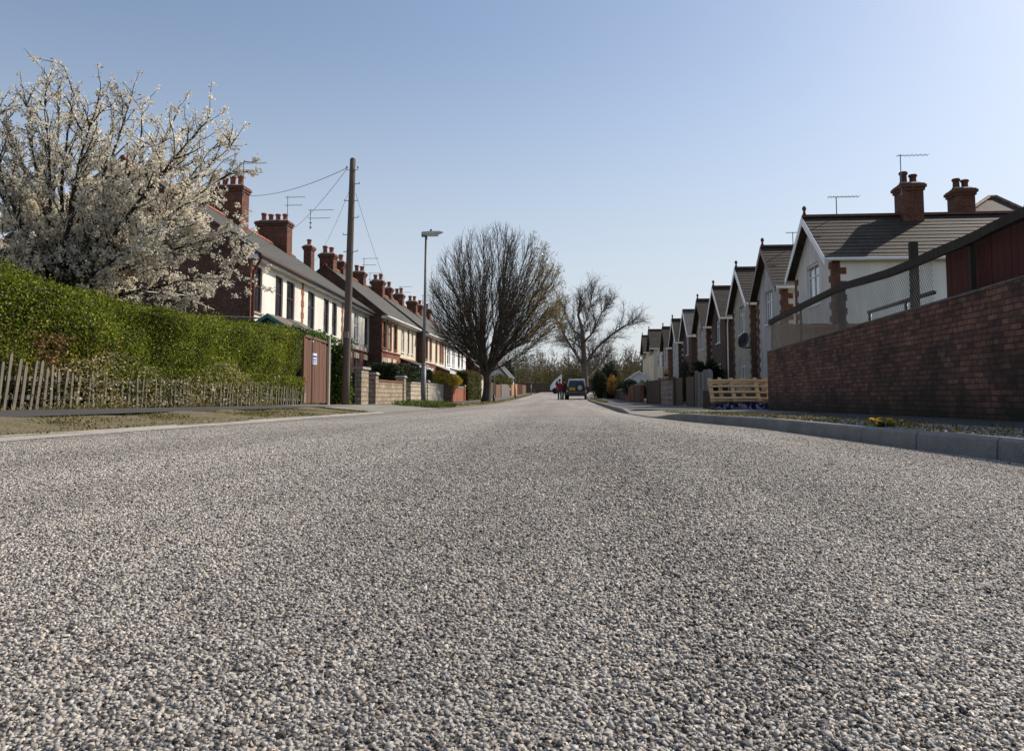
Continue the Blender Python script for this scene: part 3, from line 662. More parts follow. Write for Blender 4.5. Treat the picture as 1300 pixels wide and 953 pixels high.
# ------------------------------------------------------------------ windows, chimneys and houses
def window(parent, W, u0, u1, z0, z1, frame, glass='glass', depth=.09, style='sash', sill='cement', bar=.045, curtain=None):
    """W(u, d, z) -> world"""
    m = MB(); m.quad(W(u0, -depth, z0), W(u1, -depth, z0), W(u1, -depth, z1), W(u0, -depth, z1)); w = m.build('window', glass, parent)
    fm = MB()
    def bar_(a0, a1, b0, b1, d=.035): fm.hexa([W(a0, -depth + .002, b0), W(a1, -depth + .002, b0), W(a1, -depth + d, b0), W(a0, -depth + d, b0), W(a0, -depth + .002, b1), W(a1, -depth + .002, b1), W(a1, -depth + d, b1), W(a0, -depth + d, b1)])
    bar_(u0, u0 + bar, z0, z1); bar_(u1 - bar, u1, z0, z1); bar_(u0 + bar, u1 - bar, z0, z0 + bar); bar_(u0 + bar, u1 - bar, z1 - bar, z1)
    zm = z0 + (z1 - z0) * .58
    if style == 'sash': bar_(u0 + bar, u1 - bar, zm - bar * .5, zm + bar * .5, .03)
    if style == 'lights3':
        for k in (1, 2): uu = u0 + (u1 - u0) * k / 3; bar_(uu - bar * .5, uu + bar * .5, z0 + bar, z1 - bar, .033)
        zt = z0 + (z1 - z0) * .68; bar_(u0 + bar, u1 - bar, zt - bar * .4, zt + bar * .4, .028)
    if style == 'lights2':
        uu = (u0 + u1) / 2; bar_(uu - bar * .5, uu + bar * .5, z0 + bar, z1 - bar, .033)
        zt = z0 + (z1 - z0) * .7; bar_(u0 + bar, u1 - bar, zt - bar * .4, zt + bar * .4, .028)
    fm.build('frame', frame, w)
    if curtain:
        cm = MB(); 
        ww = (u1 - u0) * .28
        for a0, a1 in ((u0 + bar, u0 + ww), (u1 - ww, u1 - bar)): cm.quad(W(a0, -depth + .004, z0 + bar), W(a1, -depth + .004, z0 + bar), W(a1, -depth + .004, z1 - bar), W(a0, -depth + .004, z1 - bar))
        cm.build('curtain', curtain, w)
    if sill:
        sm = MB(); sm.hexa([W(u0 - .06, -depth, z0 - .07), W(u1 + .06, -depth, z0 - .07), W(u1 + .06, .06, z0 - .075), W(u0 - .06, .06, z0 - .075), W(u0 - .06, -depth, z0 - .002), W(u1 + .06, -depth, z0 - .002), W(u1 + .06, .06, z0 - .02), W(u0 - .06, .06, z0 - .02)])
        sm.build('sill', sill, w)
    return w

def panel(m, W, u0, u1, z0, z1, holes, depth=.10):
    """outer wall face with openings and their reveals"""
    us = sorted(set([u0, u1] + [min(max(h[i], u0), u1) for h in holes for i in (0, 1)])); zs = sorted(set([z0, z1] + [min(max(h[i], z0), z1) for h in holes for i in (2, 3)]))
    for i in range(len(us) - 1):
        for j in range(len(zs) - 1):
            uc, zc = (us[i] + us[i + 1]) / 2, (zs[j] + zs[j + 1]) / 2
            if any(h[0] < uc < h[1] and h[2] < zc < h[3] for h in holes): continue
            m.quad(W(us[i], 0, zs[j]), W(us[i + 1], 0, zs[j]), W(us[i + 1], 0, zs[j + 1]), W(us[i], 0, zs[j + 1]))
    for a, b, c, d in holes:
        if b <= u0 or a >= u1 or c >= z1 or d <= z0: continue
        a, b, c, d = max(a, u0), min(b, u1), max(c, z0), min(d, z1)
        m.quad(W(a, 0, c), W(a, 0, d), W(a, -depth, d), W(a, -depth, c)); m.quad(W(b, 0, d), W(b, 0, c), W(b, -depth, c), W(b, -depth, d))
        m.quad(W(a, 0, c), W(a, -depth, c), W(b, -depth, c), W(b, 0, c)); m.quad(W(a, 0, d), W(b, 0, d), W(b, -depth, d), W(a, -depth, d))

def chimney(parent, c, wx, wy, z0, z1, pots, mat='brick_stack', pot='terracotta', along='x', rnd=True, poth=.42, aerial=None, split=None):
    """stack on the ridge; corbelled top, flaunching, clay pots"""
    x, y = c; m = MB(); hx, hy = wx / 2, wy / 2; H = z1 - z0
    m.box((x - hx, y - hy, z0), (x + hx, y + hy, z1 - .26)); e = .045
    m.box((x - hx - e, y - hy - e, z1 - .258), (x + hx + e, y + hy + e, z1 - .16)); m.box((x - hx - 2 * e, y - hy - 2 * e, z1 - .158), (x + hx + 2 * e, y + hy + 2 * e, z1 - .05)); m.box((x - hx - e, y - hy - e, z1 - .048), (x + hx + e, y + hy + e, z1))
    ch = m.build('chimney', mat, parent)
    m = MB(); m.hexa([(x - hx, y - hy, z1), (x + hx, y - hy, z1), (x + hx, y + hy, z1), (x - hx, y + hy, z1), (x - hx * .8, y - hy * .6, z1 + .09), (x + hx * .8, y - hy * .6, z1 + .09), (x + hx * .8, y + hy * .6, z1 + .09), (x - hx * .8, y + hy * .6, z1 + .09)]); m.build('flaunching', 'cement', ch)
    m = MB(); m.box((x - hx - .07, y - hy - .07, z0 + .02), (x + hx + .07, y + hy + .07, z0 + .30)); 
    for i in range(pots):
        t = (i + .5) / pots - .5; px, py = (x + t * wx * .92, y) if along == 'x' else (x, y + t * wy * .92)
        hh = poth * random.uniform(.85, 1.15); r = min(.14, .42 * (wx if along == 'x' else wy) / max(pots, 1))
        m = MB(); m.lathe((px, py, z1 + .04), [(r * 1.1, 0), (r * 1.12, .05), (r * .86, .1), (r * .82, hh * .72), (r * 1.08, hh * .8), (r * 1.1, hh * .92), (r * .95, hh), (r * .7, hh), (r * .68, hh - .1)], 10); m.build('chimney_pot', pot, ch, True)
    if aerial:
        for (dx, hgt, ln, els) in aerial:
            m = MB(); bx, by = x + hx + .03, y - hy - .04; bx += dx
            m.tube([(bx, by, z1 - .5), (bx, by, z1 + hgt)], .016, 6); m.box((bx - .05, by, z1 - .42), (bx + .05, by + .07, z1 - .36)); m.box((bx - .05, by, z1 - .18), (bx + .05, by + .07, z1 - .13))
            for q in range(els):
                zz = z1 + hgt - .05 - q * .42; m.tube([(bx - .12, by, zz), (bx + ln * (1 - .15 * q), by, zz)], .012, 5)
                for w_ in np.linspace(-.08, ln * (1 - .15 * q), 8): m.tube([(bx + w_, by - .16, zz), (bx + w_, by + .16, zz)], .006, 4, False)
            m.build('aerial', 'galv', ch)
    return ch

def slab(m, a, b, c, d, th, mi=0):
    """roof slab: quad a b c d (counter-clockwise seen from outside), thickness downwards along the normal"""
    a, b, c, d = (np.asarray(q, float) for q in (a, b, c, d)); n = np.cross(b - a, d - a); n = n / np.linalg.norm(n) * th
    m.hexa([a - n, b - n, c - n, d - n, a, b, c, d], mi)

def terrace(label, p0, p1, eave, D, rise, base, wins, wallm, frames, lower=None, near_gable=None, far_gable=None, roof='slate', gutter='paint_black', soffit='paint_white', quoin0=False, quoin1=False, lowwins=(), band=2.62, sill='cement', lint='lintel', pipes=(), surround=None, group='brick and render terraced houses on the left', style='sash'):
    p0, p1 = np.array(p0, float), np.array(p1, float); L = np.linalg.norm(p1 - p0); ud = (p1 - p0) / L; nd = np.array((ud[1], -ud[0]))
    def W(u, d, z): q = p0 + ud * u + nd * d; return (q[0], q[1], z)
    root = empty('terraced_house', (p0[0] + ud[0] * L / 2 - nd[0] * D, p0[1] + ud[1] * L / 2, base), label, 'house', group)
    def uof(px):
        q = at(px, 400, P=(p0[0], p0[1], 0), N=np.array((nd[0], nd[1], 0))); return float(np.dot(q[:2] - p0, ud))
    ups = [(max(.1, uof(a)), min(L - .1, uof(b)), eave - zt, eave - zb) for a, b, zb, zt in wins]
    lows = [(max(.1, uof(a)), min(L - .1, uof(b)), z0, z1) for a, b, z0, z1 in lowwins]
    zb = band if lower else base
    m = MB(); panel(m, W, 0, L, zb, eave, ups + ([] if lower else lows)); m.build('wall', wallm, root)
    if lower:
        m = MB(); panel(m, W, 0, L, base, zb, lows); m.build('lower_wall', lower, root)
        m = MB(); m.hexa([W(0, -.02, zb - .04), W(L, -.02, zb - .04), W(L, .05, zb - .04), W(0, .05, zb - .04), W(0, -.02, zb + .05), W(L, -.02, zb + .05), W(L, .05, zb + .03), W(0, .05, zb + .03)]); m.build('string_course', 'brick_red', root)
    dd = 2 * D
    m = MB(); m.quad(W(L, -dd, base), W(0, -dd, base), W(0, -dd, eave), W(L, -dd, eave)); m.build('rear_wall', 'brick_dark', root)
    for end, g in ((0, near_gable), (1, far_gable)):
        if not g: continue
        uu = -.004 if end == 0 else L + .004; pts = [W(uu, .0, base), W(uu, .0, eave), W(uu, -D, eave + rise), W(uu, -dd, eave), W(uu, -dd, base)]
        if end == 1: pts.reverse()
        m = MB(); m.poly(pts); m.build('gable_wall', g, root)
    th = .07; oh = .28; sl = rise / D; m = MB()
    u0, u1 = (-.06 if near_gable else 0.), (L + (.06 if far_gable else 0.))
    slab(m, W(u0, oh, eave - oh * sl + .08), W(u1, oh, eave - oh * sl + .08), W(u1, -D, eave + rise + .08), W(u0, -D, eave + rise + .08), th)
    slab(m, W(u1, -dd - oh, eave - oh * sl + .08), W(u0, -dd - oh, eave - oh * sl + .08), W(u0, -D, eave + rise + .08), W(u1, -D, eave + rise + .08), th)
    m.build('roof', roof, root)
    m = MB(); k = int(L / .45)
    for i in range(k):
        a, b = u0 + (u1 - u0) * i / k + .008, u0 + (u1 - u0) * (i + 1) / k - .008; zt = eave + rise
        m.hexa([W(a, -D - .13, zt + .02), W(b, -D - .13, zt + .02), W(b, -D + .13, zt + .02), W(a, -D + .13, zt + .02), W(a, -D - .04, zt + .15), W(b, -D - .04, zt + .15), W(b, -D + .04, zt + .15), W(a, -D + .04, zt + .15)])
    m.build('ridge_tiles', 'terracotta', root)
    ze = eave - oh * sl
    m = MB(); m.hexa([W(u0, .0, ze - .12), W(u1, .0, ze - .12), W(u1, oh - .02, ze - .14), W(u0, oh - .02, ze - .14), W(u0, .0, ze - .0), W(u1, .0, ze - .0), W(u1, oh - .02, ze - .0), W(u0, oh - .02, ze - .0)]); m.build('fascia', soffit, root)
    m = MB(); m.tube([W(u0 - .02, oh + .04, ze - .02), W(u1 + .01, oh + .04, ze - .03)], .065, 8); m.build('gutter', gutter, root)
    for pu, pm in pipes:
        uu = uof(pu) if pu > 20 else pu; m = MB(); m.tube([W(uu, oh + .03, ze - .05), W(uu, oh - .02, ze - .2), W(uu, .07, ze - .5), W(uu, .07, base)], .04, 8); m.build('downpipe', pm, root)
    for i, (a, b, c, d) in enumerate(ups):
        fm = frames[i % len(frames)]; window(root, W, a, b, c, d, fm, 'glass', style=style, sill=sill, curtain='net' if (fm == 'paint_white' or ('cream' in label and i % 3 == 1)) else None)
        if surround:
            sm = MB()
            for a0, a1 in ((a - .15, a - .002), (b + .002, b + .15)): sm.hexa([W(a0, 0, c), W(a1, 0, c), W(a1, .018, c), W(a0, .018, c), W(a0, 0, d + .12), W(a1, 0, d + .12), W(a1, .018, d + .12), W(a0, .018, d + .12)])
            sm.build('window_surround', surround, root)
    for i, (a, b, c, d) in enumerate(lows):
        window(root, W, a, b, c, d, frames[i % len(frames)], 'glass', style='sash', sill=sill)
        lm = MB(); lm.hexa([W(a - .12, -.02, d), W(b + .12, -.02, d), W(b + .12, .03, d), W(a - .12, .03, d), W(a - .12, -.02, d + .26), W(b + .12, -.02, d + .26), W(b + .12, .03, d + .26), W(a - .12, .03, d + .26)]); lm.build('lintel', lint, root)
    for q, uq in ((quoin0, .0), (quoin1, L)):
        if not q: continue
        m = MB(); z = base; i = 0
        while z < eave - .25:
            w = .34 if i % 2 else .2; a, b = (uq, uq + w) if uq == 0 else (uq - w, uq)
            if q == 'strip': a, b = uq - w / 2, uq + w / 2 
            m.hexa([W(a, -.02, z + .002), W(b, -.02, z + .002), W(b, .022, z + .002), W(a, .022, z + .002), W(a, -.02, z + .225), W(b, -.02, z + .225), W(b, .022, z + .225), W(a, .022, z + .225)]); z += .227; i += 1
        m.build('quoin', 'brick_orange', root)
    return root, W, L, ud, nd, uof

# block A: three houses, front runs slightly away from the road
A0, A1 = np.array((-10.5, 24.04)), np.array((-11.5, 42.1))
def on_front(px, P, Q):
    d = (Q - P) / np.linalg.norm(Q - P); q = at(px, 400, P=(P[0], P[1], 0), N=np.array((d[1], -d[0], 0))); return P + d * np.dot(q[:2] - P, d)
a1, a2 = on_front(383.5, A0, A1), on_front(434.5, A0, A1)
hA1, WA, LA, udA, ndA, _ = terrace('white rendered end terrace house with dark brick gable beside the blossom tree', A0, a1, 5.0, 4.3, 2.95, -.1,
    [(320, 332, .48, 1.98), (349, 358.6, .48, 1.98), (363.5, 373.6, .48, 1.98)], 'render_white', ['paint_maroon'], near_gable='brick_dark', quoin0='corner', quoin1='strip', pipes=((.12, 'paint_maroon'),), sill='cement', gutter='paint_brown')
hA2 = terrace('white rendered terrace house with three dark windows above the brown gate', a1, a2, 5.0, 4.3, 2.95, -.1,
    [(390.6, 399.3, .5, 2.0), (410.8, 417.6, .5, 2.0), (421.4, 427.8, .5, 2.0)], 'render_white', ['paint_brown'], quoin1='strip', sill='paint_white')[0]
hA3 = terrace('stained white terrace house over a brick ground floor behind the telegraph pole', a2, A1, 5.0, 4.3, 2.95, -.1,
    [(438, 446, .5, 2.0), (450, 455, .5, 2.0), (463, 467.3, .5, 2.0)], 'render_worn', ['paint_brown', 'paint_white'], lower='brick_red', far_gable='brick_dark', lowwins=[(440, 446.5, .95, 2.2), (450.3, 455.5, .95, 2.2), (462, 466.6, .95, 2.2)])[0]
def ridge_pt(px, P, Q, D):
    d = (Q - P) / np.linalg.norm(Q - P); n_ = np.array((d[1], -d[0])); B = P - n_ * D
    q = at(px, 300, P=(B[0], B[1], 0), N=np.array((n_[0], n_[1], 0))); return B + d * np.dot(q[:2] - B, d)
zr = 7.95
c = ridge_pt(307 + 3, A0, A1, 4.3 - .65); c1 = (c[0] - .75, c[1] + .0); chimney(hA1, c1, 1.55, .72, zr - .75, float(at(304, 238, Y=c1[1])[2]), 4, aerial=[(0.02, 1.0, 1.0, 2)], pot='terracotta')
c = ridge_pt(366, A0, A1, 4.3 - .65); c2 = (c[0] - .75, c[1]); chimney(hA2, c2, 1.65, .72, zr - .75, float(at(361, 282, Y=c2[1])[2]), 4, aerial=[(-.02, 1.25, .9, 2), (1.2, .55, 1.2, 2)])
c = ridge_pt(397, A0, A1, 4.3 - .25); c3 = (c[0] - .2, c[1]); chimney(hA3, c3, .45, .6, zr - .6, float(at(393, 313, Y=c3[1])[2]), 1, poth=.4)

# block B: two cream houses stepped forward
B0, Bm, B1 = np.array((-10.8, 42.0)), np.array((-10.8, 46.5)), np.array((-10.8, 51.3))
hB1 = terrace('cream terrace house with red brick window surrounds past the dark brick side wall', B0, Bm, 4.9, 3.26, 2.6, -.15,
    [(486.5, 491, .45, 1.95), (493, 497, .45, 1.95), (500.5, 504, .45, 1.95)], 'render_cream', ['paint_brown'], lower='brick_red', near_gable='brick_dark', quoin0='corner', lowwins=[(486, 490.5, .5, 2.15), (492.5, 496, .5, 2.15), (499.5, 502.5, .5, 2.15)], surround='brick_orange', band=2.75, gutter='paint_white', sill='brick_red')[0]
hB2, WB, LB, udB, ndB, _ = terrace('cream terrace house with a dark brick lean to porch', Bm, B1, 4.9, 3.26, 2.6, -.15,
    [(510, 513.5, .45, 1.95), (517.5, 520, .45, 1.95), (522.5, 525, .45, 1.95)], 'render_cream', ['paint_white', 'paint_maroon'], lower='brick_red', band=2.55, quoin1='strip', gutter='paint_white', sill='paint_white', far_gable='brick_dark')
def porch(root, W, u0, u1, d, z0, zt, wall, roofm, fascia):
    m = MB(); m.hexa([W(u0, .01, z0), W(u1, .01, z0), W(u1, d, z0), W(u0, d, z0), W(u0, .01, zt), W(u1, .01, zt), W(u1, d, zt - .35), W(u0, d, zt - .35)]); p = m.build('porch', wall, root)
    m = MB(); slab(m, W(u0 - .1, d + .15, zt - .37), W(u1 + .1, d + .15, zt - .37), W(u1 + .1, .01, zt + .05), W(u0 - .1, .01, zt + .05), .06); m.build('roof', roofm, p)
    m = MB(); m.hexa([W(u0 - .1, d + .13, zt - .55), W(u1 + .1, d + .13, zt - .55), W(u1 + .1, d + .17, zt - .55), W(u0 - .1, d + .17, zt - .55), W(u0 - .1, d + .13, zt - .40), W(u1 + .1, d + .13, zt - .40), W(u1 + .1, d + .17, zt - .40), W(u0 - .1, d + .17, zt - .40)]); m.build('fascia', fascia, p)
porch(hB2, WB, .3, LB - .2, 1.0, -.15, 2.5, 'brick_dark', 'slate_dark', 'paint_white')
rz = 7.5
for px, top, wx, np_, h, ae in ((426, 323, .8, 2, hB1, None), (438.5, 333, .5, 1, hB1, None), (464, 346, .75, 2, hB2, [(.0, .9, .9, 2)])):
    c = ridge_pt(px, B0, B1, 3.26 - wx / 2); chimney(h, (c[0] - wx / 2, c[1]), wx, .62, rz - .5, float(at(px, top, Y=c[1])[2]), np_, aerial=ae)
# block C
C0, Cm, C1 = np.array((-10.3, 51.36)), np.array((-10.3, 55.5)), np.array((-10.3, 59.6))
hC1 = terrace('cream terrace house with maroon window frames behind the nearest street lamp', C0, Cm, 4.66, 3.2, 2.5, -.15,
    [(540.5, 543, .42, 1.9), (546, 548, .42, 1.9)], 'render_cream', ['paint_maroon'], near_gable='brick_brown', gutter='paint_white', surround='brick_orange', lower='brick_red', band=2.5, lowwins=[(541, 544, .6, 2.1)], quoin0='corner')[0]
hC2, WC, LC, *_ = terrace('cream terrace house with a flat white porch canopy', Cm, C1, 4.66, 3.2, 2.5, -.15,
    [(553, 555, .42, 1.9), (558.5, 560.5, .42, 1.9), (561.5, 563, .42, 1.9)], 'render_cream', ['paint_maroon'], far_gable='brick_brown', gutter='paint_white', surround='brick_orange')
porch(hC2, WC, .2, LC - .3, .9, -.15, 2.45, 'brick_red', 'lead', 'paint_white')
for px, top, wx, np_, h, ae in ((488, 357, .8, 2, hC1, [(-.9, .55, .8, 2)]), (498.5, 366, .45, 1, hC1, None), (513, 374, .7, 2, hC2, [(-.2, .6, .9, 2)])):
    c = ridge_pt(px, C0, C1, 3.2 - wx / 2); chimney(h, (c[0] - wx / 2, c[1]), wx, .6, 7.16 - .5, float(at(px, top, Y=c[1])[2]), np_, aerial=ae)
# block D
D0, Dm, D1 = np.array((-10.25, 59.7)), np.array((-10.25, 65)), np.array((-10.25, 70.3))
hD1, WD, LD, *_ = terrace('white painted terrace house with grey curtained windows', D0, Dm, 4.55, 2.8, 2.35, -.1,
    [(568, 572, .4, 1.8), (574.5, 577.5, .4, 1.8)], 'render_paint', ['paint_white'], near_gable='brick_dark', gutter='paint_white', sill='paint_white')
porch(hD1, WD, 2.0, LD - .1, 1.0, -.1, 2.45, 'render_paint', 'slate_dark', 'paint_white')
hD2, WD2, LD2, *_ = terrace('far end white terrace house with brown windows beside the street tree', Dm, D1, 4.55, 2.8, 2.35, -.1,
    [(581.5, 584, .4, 1.8), (586, 588, .4, 1.8)], 'render_paint', ['paint_brown'], far_gable='brick_dark', gutter='paint_white', sill='paint_white')
porch(hD2, WD2, .3, LD2 - .3, 1.0, -.05, 2.4, 'render_paint', 'slate_dark', 'paint_white')
for px, top, wx, np_, h, ae in ((530, 383, .75, 2, hD1, [(.5, .5, .7, 2)]), (537, 388, .45, 1, hD1, None), (547, 393, .6, 1, hD2, None)):
    c = ridge_pt(px, D0, D1, 2.8 - wx / 2); chimney(h, (c[0] - wx / 2, c[1]), wx, .6, 6.9 - .5, float(at(px, top, Y=c[1])[2]), np_, aerial=ae)

p = PB + (PT - PB) * .955
cable(p + np.array((-.17, 0, .08)), (c1[0] + .75, c1[1] - .3, 9.0), .25, 'upper overhead cable from the pole to the largest chimney', .010)
cable(p + np.array((-.17, 0, .06)), (c2[0] + .7, c2[1] - .3, 8.6), .25, 'lower overhead cable from the pole to the four pot chimney', .008)
cable(PB + (PT - PB) * .90, (c3[0] + .3, c3[1], 8.2), .3, 'steep overhead cable from the pole to the single pot chimney', .006)
cable(PB + (PT - PB) * .86 + np.array((.12, 0, 0)), (-10.6, 47.5, 4.7), .6, 'overhead cable dropping right of the pole to the cream houses', .006)

# far left bungalows
def bungalow(label, x0, x1, y0, y1, z0, eave, ridge, wall, roof, along='y', barge=None, gable=None, win=()):
    root = empty('bungalow', ((x0 + x1) / 2, (y0 + y1) / 2, z0), label, 'house')
    m = MB(); m.quad((x1, y0, z0), (x1, y1, z0), (x1, y1, eave), (x1, y0, eave)); m.quad((x0, y1, z0), (x0, y0, z0), (x0, y0, eave), (x0, y1, eave))
    m.quad((x0, y0, z0), (x1, y0, z0), (x1, y0, eave), (x0, y0, eave)); m.quad((x1, y1, z0), (x0, y1, z0), (x0, y1, eave), (x1, y1, eave)); m.build('wall', wall, root)
    m = MB(); g = MB(); o = .25
    if along == 'y':
        xm = (x0 + x1) / 2; s_ = (ridge - eave) / (xm - x0)
        slab(m, (x1 + o, y0 - o, eave - o * s_), (x1 + o, y1 + o, eave - o * s_), (xm, y1 + o, ridge), (xm, y0 - o, ridge), .1); slab(m, (x0 - o, y1 + o, eave - o * s_), (x0 - o, y0 - o, eave - o * s_), (xm, y0 - o, ridge), (xm, y1 + o, ridge), .1)
        g.poly([(x0, y0, eave), (x1, y0, eave), (xm, y0, ridge - .12)]); g.poly([(x1, y1, eave), (x0, y1, eave), (xm, y1, ridge - .12)])
    else:
        ym = (y0 + y1) / 2; s_ = (ridge - eave) / (ym - y0)
        slab(m, (x0 - o, y0 - o, eave - o * s_), (x1 + o, y0 - o, eave - o * s_), (x1 + o, ym, ridge), (x0 - o, ym, ridge), .1); slab(m, (x1 + o, y1 + o, eave - o * s_), (x0 - o, y1 + o, eave - o * s_), (x0 - o, ym, ridge), (x1 + o, ym, ridge), .1)
        g.poly([(x1, y0, eave), (x1, y1, eave), (x1, ym, ridge - .12)]); g.poly([(x0, y1, eave), (x0, y0, eave), (x0, ym, ridge - .12)])
    m.build('roof', roof, root); g.build('gable_wall', gable or wall, root)
    if barge:
        b = MB()
        if along == 'y':
            for sx in (x0 - o, x1 + o): b.hexa([(sx, y0 - o - .03, eave - o * s_ - .22), (xm, y0 - o - .03, ridge - .22), (xm, y0 - o - .005, ridge - .22), (sx, y0 - o - .005, eave - o * s_ - .22), (sx, y0 - o - .03, eave - o * s_ + .02), (xm, y0 - o - .03, ridge + .02), (xm, y0 - o - .005, ridge + .02), (sx, y0 - o - .005, eave - o * s_ + .02)])
        b.build('bargeboard', barge, root)
    for (side, a, b_, c, d) in win:
        if side == 'x1': Wf = lambda u, dd, z: (x1 + dd + .10, u, z)
        elif side == 'x0': Wf = lambda u, dd, z: (x0 - dd - .10, u, z)
        else: Wf = lambda u, dd, z: (u, y0 - dd - .10, z)
        window(root, Wf, a, b_, c, d, 'paint_white', style='lights2', sill='paint_white')
    return root
hb = bungalow('grey roofed house with a narrow red gable behind the street tree', -13.2, -9.5, 73, 82, 0, 3.0, 5.2, 'brick_red', 'slate_dark', 'y', 'paint_white', 'paint_red', win=[('x1', 75, 76.6, 1, 2.3)])
m = MB(); q0 = at(596, 450, Y=73.5); m.poly([(q0[0] - .35, 72.6, 2.3), (q0[0] + .25, 72.6, 2.3), (q0[0] + .15, 72.6, 4.5)]); m.poly([(q0[0] + .25, 72.6, 2.3), (q0[0] + .3, 73.4, 2.3), (q0[0] + .2, 73.4, 4.4), (q0[0] + .15, 72.6, 4.5)]); m.build('red_gable_cladding', 'paint_red', hb)
bungalow('white gabled house with dark roof right of the street tree', -11.4, -7.9, 86, 95, .2, 2.6, 4.6, 'render_paint', 'slate_dark', 'y', 'paint_brown', 'render_paint', win=[('y0', -10.3, -9.2, 1.3, 2.3)])

# teal shed behind the hedge
def shed():
    a = at(321, 412, Y=20.0); pk = at(343, 398.5, Y=20.0); b = at(366, 416, Y=20.0)
    x0, xm, x1 = a[0], pk[0], b[0]; zE = a[2] - .0; zP = pk[2]
    root = empty('garden_shed', (xm, 21, 0), 'teal garden shed with grey felt roof above the hedge', 'shed')
    m = MB(); m.poly([(x0 + .08, 19.98, -.1), (x1 - .08, 19.98, -.1), (x1 - .08, 19.98, zE), (xm, 19.98, zP - .06), (x0 + .08, 19.98, zE)]); m.quad((x1 - .08, 19.98, -.1), (x1 - .08, 22.2, -.1), (x1 - .08, 22.2, zE), (x1 - .08, 19.98, zE)); m.quad((x0 + .08, 22.2, -.1), (x0 + .08, 19.98, -.1), (x0 + .08, 19.98, zE), (x0 + .08, 22.2, zE)); m.quad((x1 - .08, 22.2, -.1), (x0 + .08, 22.2, -.1), (x0 + .08, 22.2, zP - .3), (x1 - .08, 22.2, zP - .3))
    m.build('wall', 'paint_teal', root)
    m = MB(); xw = x0 - 3.2; zw = zE + .42
    slab(m, (x1 + .05, 19.8, zE - .06), (x1 + .05, 22.3, zE - .06), (xm, 22.3, zP), (xm, 19.8, zP), .04); slab(m, (x0 - .05, 22.3, zE - .06), (x0 - .05, 19.8, zE - .06), (xm, 19.8, zP), (xm, 22.3, zP), .04); m.build('roof', 'felt', root)
    m = MB()
    for s0, s1 in (((x0 - .05, zE - .08), (xm, zP - .02)), ((xm, zP - .02), (x1 + .05, zE - .08))):
        m.hexa([(s0[0], 19.77, s0[1] - .09), (s1[0], 19.77, s1[1] - .09), (s1[0], 19.795, s1[1] - .09), (s0[0], 19.795, s0[1] - .09), (s0[0], 19.77, s0[1]), (s1[0], 19.77, s1[1]), (s1[0], 19.795, s1[1]), (s0[0], 19.795, s0[1])])
    m.build('bargeboard', 'paint_teal', root)
    # low felt lean-to roof reaching left of the shed
    r2 = empty('lean_to', (x0 - 2, 21.5, 0), 'low grey felt lean-to roof left of the teal shed', 'outbuilding')
    p, q = at(262, 399, Y=21.4), at(338, 401, Y=21.4)
    m = MB(); slab(m, (p[0], 20.6, p[2] - .1), (q[0], 20.6, q[2] - .12), (q[0], 22.6, q[2] + .06), (p[0], 22.6, p[2] + .08), .05); m.build('roof', 'felt', r2)
    m = MB(); m.box((p[0] + .1, 20.8, -.1), (q[0] - .1, 22.4, p[2] - .25)); m.build('wall', 'brick_dark', r2)
shed()
def washing_line():
    a = at(235, 372, X=-9.2); root = empty('line_post', (a[0], a[1], 0), 'thin grey washing line post above the hedge', 'post')
    m = MB(); m.tube([(a[0], a[1], 0), (a[0], a[1], a[2])], .03, 8); m.build('post', 'galv', root)
    m = MB(); m.tube([(a[0] - .12, a[1], a[2] - .12), (a[0] + .02, a[1], a[2] - .12)], .02, 6); m.build('hook', 'galv', root)
    b = at(100, 360, X=-9.6); mid = (np.array(a) + b) / 2 - np.array((0, 0, .04))
    m = MB(); m.tube([b, mid, np.array(a) - np.array((0, 0, .05))], .009, 5); tag(m.build('washing_line', 'pvc'), 'pale washing line strung from the grey post to the blossom tree', 'line')
    q = at(272, 393, Y=20.8)
    m = MB(); m.tube([np.array(a) - np.array((0, 0, .1)), q], .009, 5); tag(m.build('washing_line', 'pvc'), 'pale washing line sloping from the grey post to the lean-to', 'line')
washing_line()

# ------------------------------------------------------------------ trees
class Tw:
    """fast collector of tapered branches (all with the same number of sides)"""
    def __init__(s, sides): s.k = sides; s.V = []; s.F = []; s.n = 0
    def add(s, pts, rad):
        pts = np.asarray(pts, float); m = len(pts); k = s.k
        d = np.gradient(pts, axis=0); d /= (np.linalg.norm(d, axis=1)[:, None] + 1e-9)
        ref = np.array((.31, .95, .05)) if abs(d[0][1]) < .9 else np.array((1., 0, 0))
        a = np.cross(d, ref); a /= (np.linalg.norm(a, axis=1)[:, None] + 1e-9); b = np.cross(d, a)
        th = np.arange(k) * 2 * math.pi / k; r = np.asarray(rad)[:, None, None]
        ring = pts[:, None] + r * (np.cos(th)[None, :, None] * a[:, None] + np.sin(th)[None, :, None] * b[:, None])
        s.V.append(ring.reshape(-1, 3))
        i = np.arange(m - 1)[:, None] * k; j = np.arange(k)[None]; j2 = (j + 1) % k
        s.F.append(np.stack([i + j, i + j2, i + k + j2, i + k + j], -1).reshape(-1, 4) + s.n); s.n += m * k
    def build(s, name, mat, parent): return np_mesh(name, np.concatenate(s.V), np.concatenate(s.F), mat, parent, True)

def unit(v): return v / (np.linalg.norm(v) + 1e-9)
def grow(p, d, L, seg, wob, lift):
    """a wandering branch; returns points"""
    pts = [np.array(p, float)]; d = unit(np.array(d, float))
    for i in range(seg):
        d = unit(d + rng.normal(0, wob, 3) + np.array((0, 0, lift))); pts.append(pts[-1] + d * L / seg)
    return np.array(pts)
def side_dir(d, ang):
    d = unit(d); r = unit(np.cross(d, rng.normal(size=3))); return unit(d * math.cos(ang) + r * math.sin(ang))

